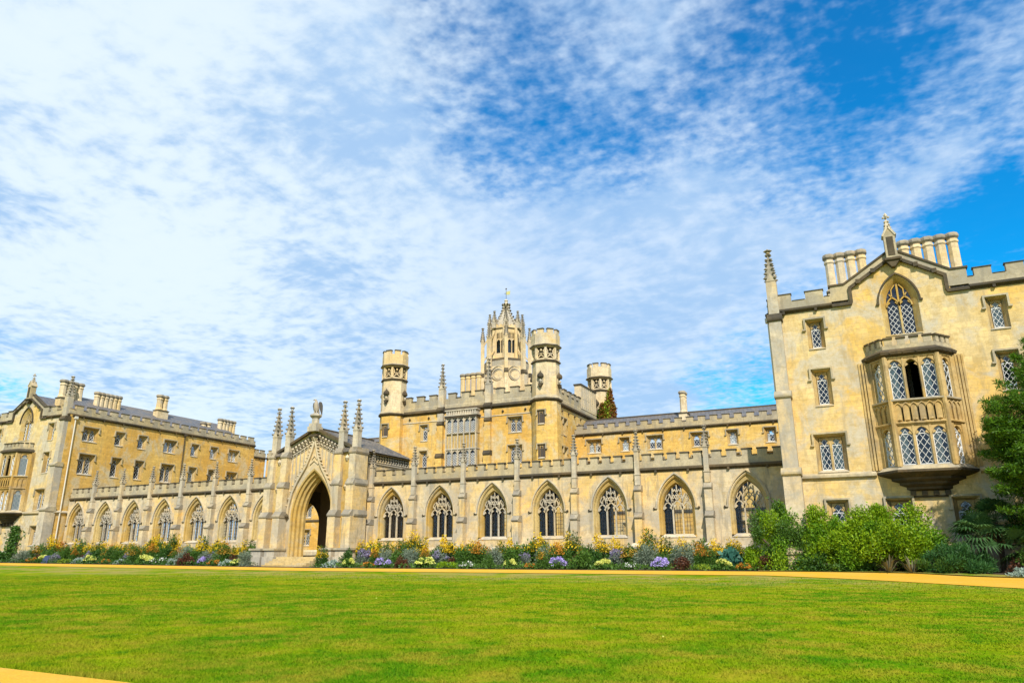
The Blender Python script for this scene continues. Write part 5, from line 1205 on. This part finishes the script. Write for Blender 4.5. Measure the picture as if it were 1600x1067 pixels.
FRONT = [(-39.6, 'yellow'), (-38.6, 'silver'), (-36.9, 'sedum'), (-35.0, 'orange'), (-33.6, 'lilac'), (-31.9, 'burgundy'), (-29.8, 'sedum'), (-28.0, 'lime'), (-26.2, 'white'), (-24.5, 'greygreen'), (-22.9, 'sedum'), (-21.4, 'orange'), (-20.3, 'rusty'), (-19.2, 'lilac'), (-17.6, 'green'), (-15.9, 'sedum'), (-14.1, 'white'), (-12.1, 'lilac'), (-10.8, 'burgundy'), (-9.5, 'lime'), (-8.2, 'sedum'), (-7.0, 'orange'), (-5.7, 'burgundy'),
         (-78.5, 'greygreen'), (-76.6, 'orange'), (-74.8, 'sedum'), (-73.0, 'purple'), (-71.2, 'lime'), (-69.4, 'silver'), (-67.5, 'sedum'), (-65.6, 'orange'), (-63.5, 'silver'), (-61.6, 'rusty'), (-60.0, 'sedum'), (-58.2, 'white'), (-56.3, 'silver'), (-54.6, 'burgundy'), (-52.7, 'lilac'), (-51.2, 'orange'), (-49.9, 'silver'), (-48.7, 'sedum'), (-47.6, 'greygreen')]
for x, k in FRONT: put_plant(k, x, 47.5 + random.uniform(-.15, .15), 'front', .72 if k in ('yellow', 'rusty', 'green', 'greygreen', 'purple') and x > -79 else 1.08)
MIDP = {-37.1: 'purple', -29.9: 'purple', -22.7: 'purple', -15.7: 'purple', -8.0: 'blueleaf', -70.9: 'purple', -65.2: 'purple', -53.7: 'purple'}
cyc = ['green', 'greygreen', 'rusty', 'burgundy', 'green', 'rusty', 'greygreen']; ci = 0
for lo, hi in ((-81.0, -50.6), (-38.6, -5.4)):
    x = lo
    while x < hi:
        near = [k for k in MIDP if abs(k - x) < .75]
        if near: put_plant(MIDP[near[0]], near[0], 49.7, 'middle', 1.0)
        else:
            for _ in range(3):
                ci += 1
                if put_plant(cyc[ci % 7], x, 49.6 + random.uniform(-.3, .3), 'middle', .88): break
        x += 1.25
cyc = ['yellow', 'yellow', 'yellow', 'rusty', 'yellow', 'yellow', 'green']; ci = 0
for lo, hi in ((-81.5, -50.4), (-38.9, -6.0)):
    x = lo
    while x < hi:
        for _ in range(4):
            ci += 1
            if put_plant(cyc[ci % 7], x, 52.1 + random.uniform(-.4, .4), 'back', 1.0): break
        x += 1.18
# low filler growth over the bed soil
g = np.random.default_rng(5); n = 26000
gx = np.concatenate([g.uniform(-84, -48.5, n // 2), g.uniform(-40, 3, n // 2)]); gy = g.uniform(46.6, 53.6, n); hz = np.array([gz(a, b) for a, b in zip(gx, gy)])
P = np.stack([gx, gy, hz + g.uniform(0, .28, n)], 1); N = np.tile([[0, 0, 1.0]], (n, 1))
me = leaf_mesh('ground_cover', [(leaf_cloud(P[:n // 2], N[:n // 2], .2, .4, g), G_DARK), (leaf_cloud(P[n // 2:], N[n // 2:], .2, .4, g), G_MID)])
tag(link('ground_cover', me), 'low green leaves filling the gaps between the border flowers', 'ground cover', kind='stuff')

def limbs(mb, base, tips, r0, mat=BARK):
    for tp in tips:
        b = Vector(base); e = Vector(tp); m1 = b.lerp(e, .35) + Vector((random.uniform(-.2, .2), random.uniform(-.2, .2), .1 * (e - b).length)); m2 = b.lerp(e, .7) + Vector((random.uniform(-.2, .2), random.uniform(-.2, .2), .05 * (e - b).length))
        mb.tube([b, m1, m2, e], [r0, r0 * .7, r0 * .4, r0 * .12], mat, 6)
def shrub(name, label, cat, x, y, rx, ry, h, z0, n, size, asp, mats, clumps, spread, seed, inner=.2, shoots=0, droop=0.0, up=.3):
    g = np.random.default_rng(seed); t = thing(name, label, cat, (x, y, gz(x, y)))
    k = g.normal(size=(clumps, 3)); k /= np.linalg.norm(k, axis=1)[:, None]; k[:, 2] = np.abs(k[:, 2]) * 1.0 - .12
    k *= g.uniform(inner, 1.0, (clumps, 1)) ** .5
    i = g.integers(0, clumps, n); cs = spread * g.uniform(.55, 1.25, clumps)[i][:, None]
    d = g.normal(size=(n, 3)); d /= np.linalg.norm(d, axis=1)[:, None]; d *= cs * g.uniform(.3, 1.1, (n, 1))
    p = k[i] * .86 + d; N = p + d * 2; N /= np.linalg.norm(N, axis=1)[:, None]
    p = p * np.array([rx, ry, h]); p[:, 2] += z0; m = p[:, 2] > .05; p, N, i = p[m], N[m], i[m]
    if shoots:
        for _ in range(shoots):
            a = g.uniform(0, 2 * PI); e = g.uniform(.35, 1.2); dr = np.array([math.cos(a) * math.cos(e) * .9, math.sin(a) * math.cos(e) * .9, math.sin(e)]); c = g.integers(0, clumps)
            b0 = k[c] * .8 * np.array([rx, ry, h]) + [0, 0, z0]; q = b0 + dr * g.uniform(0, 1.25, (26, 1)) * np.array([1, 1, 1]) + g.normal(size=(26, 3)) * .06
            p = np.concatenate([p, q]); N = np.concatenate([N, np.tile(dr, (26, 1))]); i = np.concatenate([i, np.full(26, c)])
    sets = []; nm = len(mats)
    for q, mt in enumerate(mats):
        m = (i % nm) == q; sets.append((leaf_cloud(p[m], N[m], size, asp, g, droop=droop, up=up), mt))
    link('foliage', leaf_mesh('foliage', sets), t)
    mb = MB(); limbs(mb, (0, 0, .0), [tuple(k[c] * .75 * np.array([rx, ry, h]) + [0, 0, z0]) for c in range(min(14, clumps))], .07 if h < 4 else .28)
    link('stems' if h < 4 else 'trunk', mb.mesh('stems'), t); return t
shrub('flowering_shrub', 'loose glossy green shrub with arching shoots before the last cloister window', 'shrub', -4.3, 48.6, 3.3, 2.0, 4.4, .5, 42000, .15, .4, [G_MID, G_SHR, G_MID, G_BRT], 70, .17, 21, inner=.1, shoots=60, up=.5)
shrub('large_shrub', 'large bright yellow-green leafy shrub in front of the right wing', 'shrub', .75, 47.2, 4.4, 1.9, 4.1, .4, 85000, .145, .5, [G_BRT, G_SHR, G_BRT], 70, .17, 22, inner=.1, shoots=40, up=.5)
shrub('rounded_shrub', 'mid-green rounded shrub between the glossy shrub and the large bright one', 'shrub', -2.1, 48.0, 2.1, 1.2, 4.0, .4, 32000, .15, .45, [G_SHR, G_BRT], 50, .2, 28, inner=.1, shoots=24, up=.5)
shrub('low_shrub', 'dark green low bush skirting the foot of the large bright shrub', 'shrub', -1.6, 46.9, 2.8, .9, 1.5, .1, 7000, .16, .5, [G_DARK, G_DARK, G_MID], 40, .2, 27, inner=.2)
shrub('rosemary_bush', 'wide dark rosemary-like bush beside the path below the palm', 'shrub', 4.1, 45.6, 2.1, 1.0, 1.5, .1, 12000, .26, .13, [G_ROS, G_ROS, G_MID], 60, .2, 23, inner=.2, up=1.1)
shrub('hedge_bush', 'clipped dark green bush at the far left edge before the left wing', 'shrub', -86.5, 48.6, 3.8, 1.3, 1.7, .0, 8000, .22, .5, [G_DARK, G_MID], 50, .2, 24)
shrub('hedge_bush', 'rounded green shrub at the foot of the left wing wall, beside the climber', 'shrub', -91.5, 50.5, 2.2, 1.2, 2.6, .0, 5000, .24, .5, [G_MID, G_DARK], 40, .22, 29)
shrub('blue_grey_plant', 'pale blue-grey leaved plant at the path edge in the right corner', 'plant', 7.0, 44.1, 1.1, .6, .55, .0, 3000, .14, .4, [G_SILV, G_SILV], 30, .22, 25)
shrub('dark_leaved_shrub', 'reddish-brown twiggy shrub between the rosemary bush and the big tree', 'shrub', 7.1, 45.6, .9, .7, 1.3, .0, 2200, .16, .4, [G_BUR, G_MID], 20, .25, 26)
shrub('low_shrub', 'small pale grass-like tuft left of the dark phormium by the verge', 'plant', -.9, 46.9, .6, .4, .5, .0, 700, .2, .15, [G_MID, F_BRN], 12, .25, 33, up=1.0)
# tree at the right edge: trunk, limbs and many drooping sprays
def big_tree():
    g = np.random.default_rng(31); t = thing('yew_tree', 'big dense evergreen tree at the right edge in front of the right wing', 'tree', (11.9, 46.2, gz(11, 46)))
    rx, ry, rz, zc = 5.6, 3.4, 6.5, 5.9; K = 760; k = g.normal(size=(K, 3)); k /= np.linalg.norm(k, axis=1)[:, None]; k *= g.uniform(.35, 1.0, (K, 1)) ** .4
    k *= (1 + .10 * np.sin(k[:, :1] * 9 + k[:, 2:] * 7))
    prof = np.clip(1.0 - .12 * np.clip(-k[:, 2], 0, 1) - .10 * np.clip(k[:, 2], 0, 1), .4, 1)[:, None]
    c = k * np.array([rx, ry, rz]) * np.concatenate([prof, prof, np.ones_like(prof)], 1) + [0, 0, zc]
    n = 210000; i = g.integers(0, K, n); out = k[i] / np.linalg.norm(k[i], axis=1)[:, None]; out[:, 2] = out[:, 2] * .4 + .25
    s = g.uniform(0, 1, (n, 1)); side = g.normal(size=(n, 3)) * .27 * (1.15 - s) * np.array([1.2, 1.2, .7]); p = c[i] + out * (s * 1.15 - .5) + side
    p = p[p[:, 2] > .6]; N = out[:len(p)]; i2 = i[:len(p)]
    sets = [(leaf_cloud(p[i2 % 3 == q], N[i2 % 3 == q], .23, .22, g, up=.35, out=1.0), m) for q, m in ((0, G_CON), (1, G_CON), (2, G_BRT if False else G_CON))]
    link('crown', leaf_mesh('crown', sets), t)
    mb = MB(); mb.tube([(0, 0, -.1), (.05, 0, 2), (0, .1, 5), (.1, 0, 9), (0, 0, 11.5)], [.42, .34, .26, .14, .04], BARK, 10); limbs(mb, (0, 0, 1.5), [tuple(v) for v in c[:14] * .8], .12); limbs(mb, (0, 0, 5), [tuple(v) for v in c[14:34]], .10)
    link('trunk', mb.mesh('trunk'), t)
big_tree()
def palm(x, y, h, nf, label, seed, fr_r=.75):
    g = random.Random(seed); t = thing('fan_palm', label, 'palm', (x, y, gz(x, y))); mb = MB(); mb.tube([(0, 0, 0), (.04, 0, h * .5), (0, .03, h)], [.14, .13, .12], BARK, 8); link('trunk', mb.mesh('trunk'), t)
    fb = MB()
    for i in range(nf):
        a = g.uniform(0, 2 * PI); e = g.uniform(-.5, 1.2); L = g.uniform(.7, 1.0); d = Vector((math.cos(a) * math.cos(e), math.sin(a) * math.cos(e), math.sin(e))); c = Vector((0, 0, h)) + d * L
        fb.tube([Vector((0, 0, h)), Vector((0, 0, h)) + d * L * .5 + Vector((0, 0, .06)), c], [.02, .016, .012], STEM, 4)
        s = d.cross(Vector((0, 0, 1))).normalized(); n_ = s.cross(d)
        for b in range(17):
            th = R(-125 + 250 * b / 16); v = (d * math.cos(th) + s * math.sin(th)).normalized(); l = fr_r * (1 - .25 * abs(th) / 2.2) * g.uniform(.85, 1.1); w = v.cross(n_).normalized() * .055
            m_ = c + v * l * .55 + n_ * .06; tip = c + v * l - Vector((0, 0, .28 * l)) + n_ * .02
            fb.poly([c, m_ - w, tip, m_ + w], G_PALM, True)
    link('fronds', fb.mesh('fronds'), t)
palm(5.5, 46.6, 1.9, 28, 'dark fan palm left of the big evergreen tree, above the rosemary bush', 3, .95)
palm(7.3, 46.0, 1.2, 18, 'smaller fan palm half hidden under the big evergreen tree', 4, .95)
palm(6.4, 47.3, 2.7, 18, 'taller fan palm behind the other palms against the wing wall', 6, .9)
def blades(name, label, x, y, n, L, mat, seed, spread=.6, cat='plant'):
    g = random.Random(seed); t = thing(name, label, cat, (x, y, gz(x, y))); b = MB()
    for i in range(n):
        a = g.uniform(0, 2 * PI); e = g.uniform(.5, 1.35); l = L * g.uniform(.6, 1.1); d = Vector((math.cos(a) * math.cos(e), math.sin(a) * math.cos(e), math.sin(e))); s = d.cross(Vector((0, 0, 1))).normalized() * .035
        p0 = Vector((math.cos(a), math.sin(a), 0)) * .06; p1 = p0 + d * l * .6; p2 = p0 + d * l - Vector((0, 0, l * .22)); b.poly([p0 - s, p0 + s, p1 + s * .8, p1 - s * .8], mat, True); b.poly([p1 - s * .8, p1 + s * .8, p2], mat, True)
    link('leaves', b.mesh('leaves'), t)
FLAX = leafmat('flax_leaf', (0.08, 0.06, 0.03), (0.22, 0.20, 0.10))
blades('flax_plant', 'spiky reddish flax left of its twin, below the bright shrub', .9, 45.75, 34, 1.35, FLAX, 1); blades('flax_plant', 'spiky reddish flax right of its twin, beside the rosemary bush', 2.0, 45.55, 34, 1.2, FLAX, 2)
# climbers
def climber(label, P, N, sets_m, seed, size=.2):
    g = np.random.default_rng(seed); c = P.mean(0); c[2] = P[:, 2].min(); t = thing('climbing_plant', label, 'climber', tuple(c)); P = P - c
    i = g.integers(0, len(sets_m), len(P)) if len(sets_m) < 3 else np.clip(((P[:, 0] - P[:, 0].min()) / (np.ptp(P[:, 0]) + .01) * len(sets_m) + g.normal(size=len(P)) * .5).astype(int), 0, len(sets_m) - 1)
    link('foliage', leaf_mesh('foliage', [(leaf_cloud(P[i == q], N[i == q], size, .7, g, up=-.1), m) for q, m in enumerate(sets_m)]), t)
    mb = MB(); mb.tube([(0, .1, -.2), (.1, .05, float(np.ptp(P[:, 2])) * .5), (0, .1, float(np.ptp(P[:, 2])) * .9)], [.06, .04, .02], BARK, 5); link('stem', mb.mesh('stem'), t)
g = np.random.default_rng(41); n = 6500
a = g.uniform(-2.3, .1, n); zt = 19.3 + 1.2 * np.clip((a + 2.3) / 1.3, 0, 1) + 2.3 * np.exp(-((a + .55) / .45) ** 2) + .5 * np.sin(a * 9); z = g.uniform(0, 1, n) ** .8 * (zt - 16.8) + 16.8; rr = 1.7 + g.uniform(0, .35, n)
climber('red and green creeper climbing the rear turret beside the hall chimney', np.stack([-31.6 + rr * np.cos(a) + .1, 95.3 + rr * np.sin(a), z], 1), np.stack([np.cos(a), np.sin(a), a * 0], 1), [G_MID, G_LIME, G_MID, G_RED, G_LIME, G_RED], 42, .3)
n = 1300; z = g.uniform(.3, 4.4, n); w = np.where(z > 3, .8 + (4.7 - z) * .3, 1.3); x = -88.1 + g.normal(size=n) * w * .42 - (z - 2.5) * -.12
climber('green climber trained up the front wall of the left wing beside a ground-floor window', np.stack([x, 52.25 - g.uniform(0, .35, n), z], 1), np.tile([[0, -1.0, .1]], (n, 1)), [G_MID, G_DARK], 43, .24)
# small things on the lawn and border
for i in range(16):
    x = random.uniform(-14, 3); y = random.uniform(8, 26)
    b = MB(); a = random.uniform(0, 6); s = random.uniform(.02, .035); pts = [(s * math.cos(a), s * math.sin(a), .01), (.5 * s * math.cos(a + 1.6), .5 * s * math.sin(a + 1.6), .02), (-s * math.cos(a), -s * math.sin(a), .012), (.5 * s * math.cos(a - 1.6), .5 * s * math.sin(a - 1.6), .006)]
    b.poly(pts, F_BRN if i % 2 == 0 else F_SED, True); b.poly([(p[0], p[1], p[2] - .004) for p in pts[::-1]], F_SED, True)
    o = link('fallen_leaf', b.mesh('fallen_leaf'), loc=(x, y, gz(x, y) + .035)); tag(o, 'small pale fallen leaf lying on the open lawn', 'leaf', 'fallen leaves scattered on the lawn')
b = MB(Fr(-73.6, 46.9)); b.uprism([(.0, .0), (.06, .0), (-.25, .75), (-.31, .75)], -.45, .45, mat_principled('dark_blue_board', (0.03, 0.04, 0.09), 0.4)[0]); b.uprism([(-.5, 0), (-.44, 0), (-.25, .72), (-.31, .72)], -.42, .42, IRON)
o = link('folding_board', b.mesh('folding_board', Vector((-73.6, 46.9, 0))), loc=(-73.6, 46.9, gz(-73, 47))); tag(o, 'small blank dark blue folding board in the border near the left wing', 'board')
# mown blades near the camera
def blade_mat():
    m = bpy.data.materials.new('grass_blade'); m.use_nodes = True; t = NT(m.node_tree)
    b = t.new('ShaderNodeBsdfPrincipled'); b.inputs['Roughness'].default_value = .9; b.inputs['Specular IOR Level'].default_value = .05
    G = t.new('ShaderNodeNewGeometry'); P = G.outputs['Position']
    n1 = t.noise(P, .22, 5, .65, .4); n2 = t.noise(P, 1.1, 5, .7, .2)
    c = t.mix(t.ramp(n1, .40, .60), (0.075, 0.24, 0.002), (0.24, 0.32, 0.004)); c = t.mix(t.ramp(n2, .42, .66, 0, .8), c, (0.38, 0.31, 0.03)); c = t.mix(t.ramp(n2, .34, .44, .85, 0), c, (0.06, 0.22, 0.004))
    c = t.mix(t.math('MULTIPLY', G.outputs['Random Per Island'], .3), c, (0.36, 0.36, 0.02)); t.lk(c, b.inputs['Base Color'])
    tl = t.new('ShaderNodeBsdfTranslucent'); t.lk(c, tl.inputs[0]); mx = t.new('ShaderNodeMixShader'); mx.inputs[0].default_value = .35; t.lk(b.outputs[0], mx.inputs[1]); t.lk(tl.outputs[0], mx.inputs[2])
    o = t.new('ShaderNodeOutputMaterial'); t.lk(mx.outputs[0], o.inputs[0]); return m
def grass():
    g = np.random.default_rng(77); n = 620000
    y = 5.70 * np.exp(g.uniform(0, 1, n) * math.log(42 / 5.70)); y = y[(y < 24) | (g.uniform(size=n) < (43 - y) / 19)]; n = len(y); x = g.uniform(-2.0, .35, n) * y
    tuft = g.normal(size=n) * .5; keep = (np.sin(x * 2.1 + np.sin(y * 1.7) * 2) + np.sin(y * 2.9 + x) + tuft > -1.6); x, y = x[keep], y[keep]; n = len(x)
    x0 = -7.2; edge = 5.74 + .05 * np.sin(x * 5.3) * np.sin(x * 1.9); keep = y > edge; x, y = x[keep], y[keep]; n = len(x)
    z = np.zeros(n) + .02 * np.sin(x * .23) * np.sin(y * .31 + x * .1) * np.clip((y - 12) / 10, 0, 1) ** 2 * (3 - 2 * np.clip((y - 12) / 10, 0, 1)) - .012
    h = g.uniform(.012, .034, n) * (1 + (g.uniform(size=n) > .985) * .7); w = .0026 * y * .3 + .0012; a = g.uniform(0, 2 * PI, n); l = g.normal(size=(n, 2)) * .022
    m = y < 5.95; h = np.where(m, h * g.uniform(1, 2.2, n), h)
    V = np.empty((n, 3, 3)); V[:, 0] = np.stack([x - np.cos(a) * w, y - np.sin(a) * w, z], 1); V[:, 1] = np.stack([x + np.cos(a) * w, y + np.sin(a) * w, z], 1); V[:, 2] = np.stack([x + l[:, 0], y + l[:, 1], z + h], 1)
    me = bpy.data.meshes.new('lawn_grass'); me.vertices.add(n * 3); me.vertices.foreach_set('co', V.astype(np.float32).ravel()); me.loops.add(n * 3); me.loops.foreach_set('vertex_index', np.arange(n * 3, dtype=np.int32))
    me.polygons.add(n); me.polygons.foreach_set('loop_start', np.arange(0, n * 3, 3, dtype=np.int32)); me.polygons.foreach_set('loop_total', np.full(n, 3, dtype=np.int32)); me.materials.append(blade_mat()); me.update(); me.validate()
    tag(link('lawn_grass', me), 'short mown green grass blades covering the nearer lawn', 'grass', kind='stuff')
grass()

# ------------------------------------------------------------------ finish
for o in PROTOS:
    for k in KIDS.get(o.name, []): bpy.data.objects.remove(k)
for o in PROTOS: bpy.data.objects.remove(o)
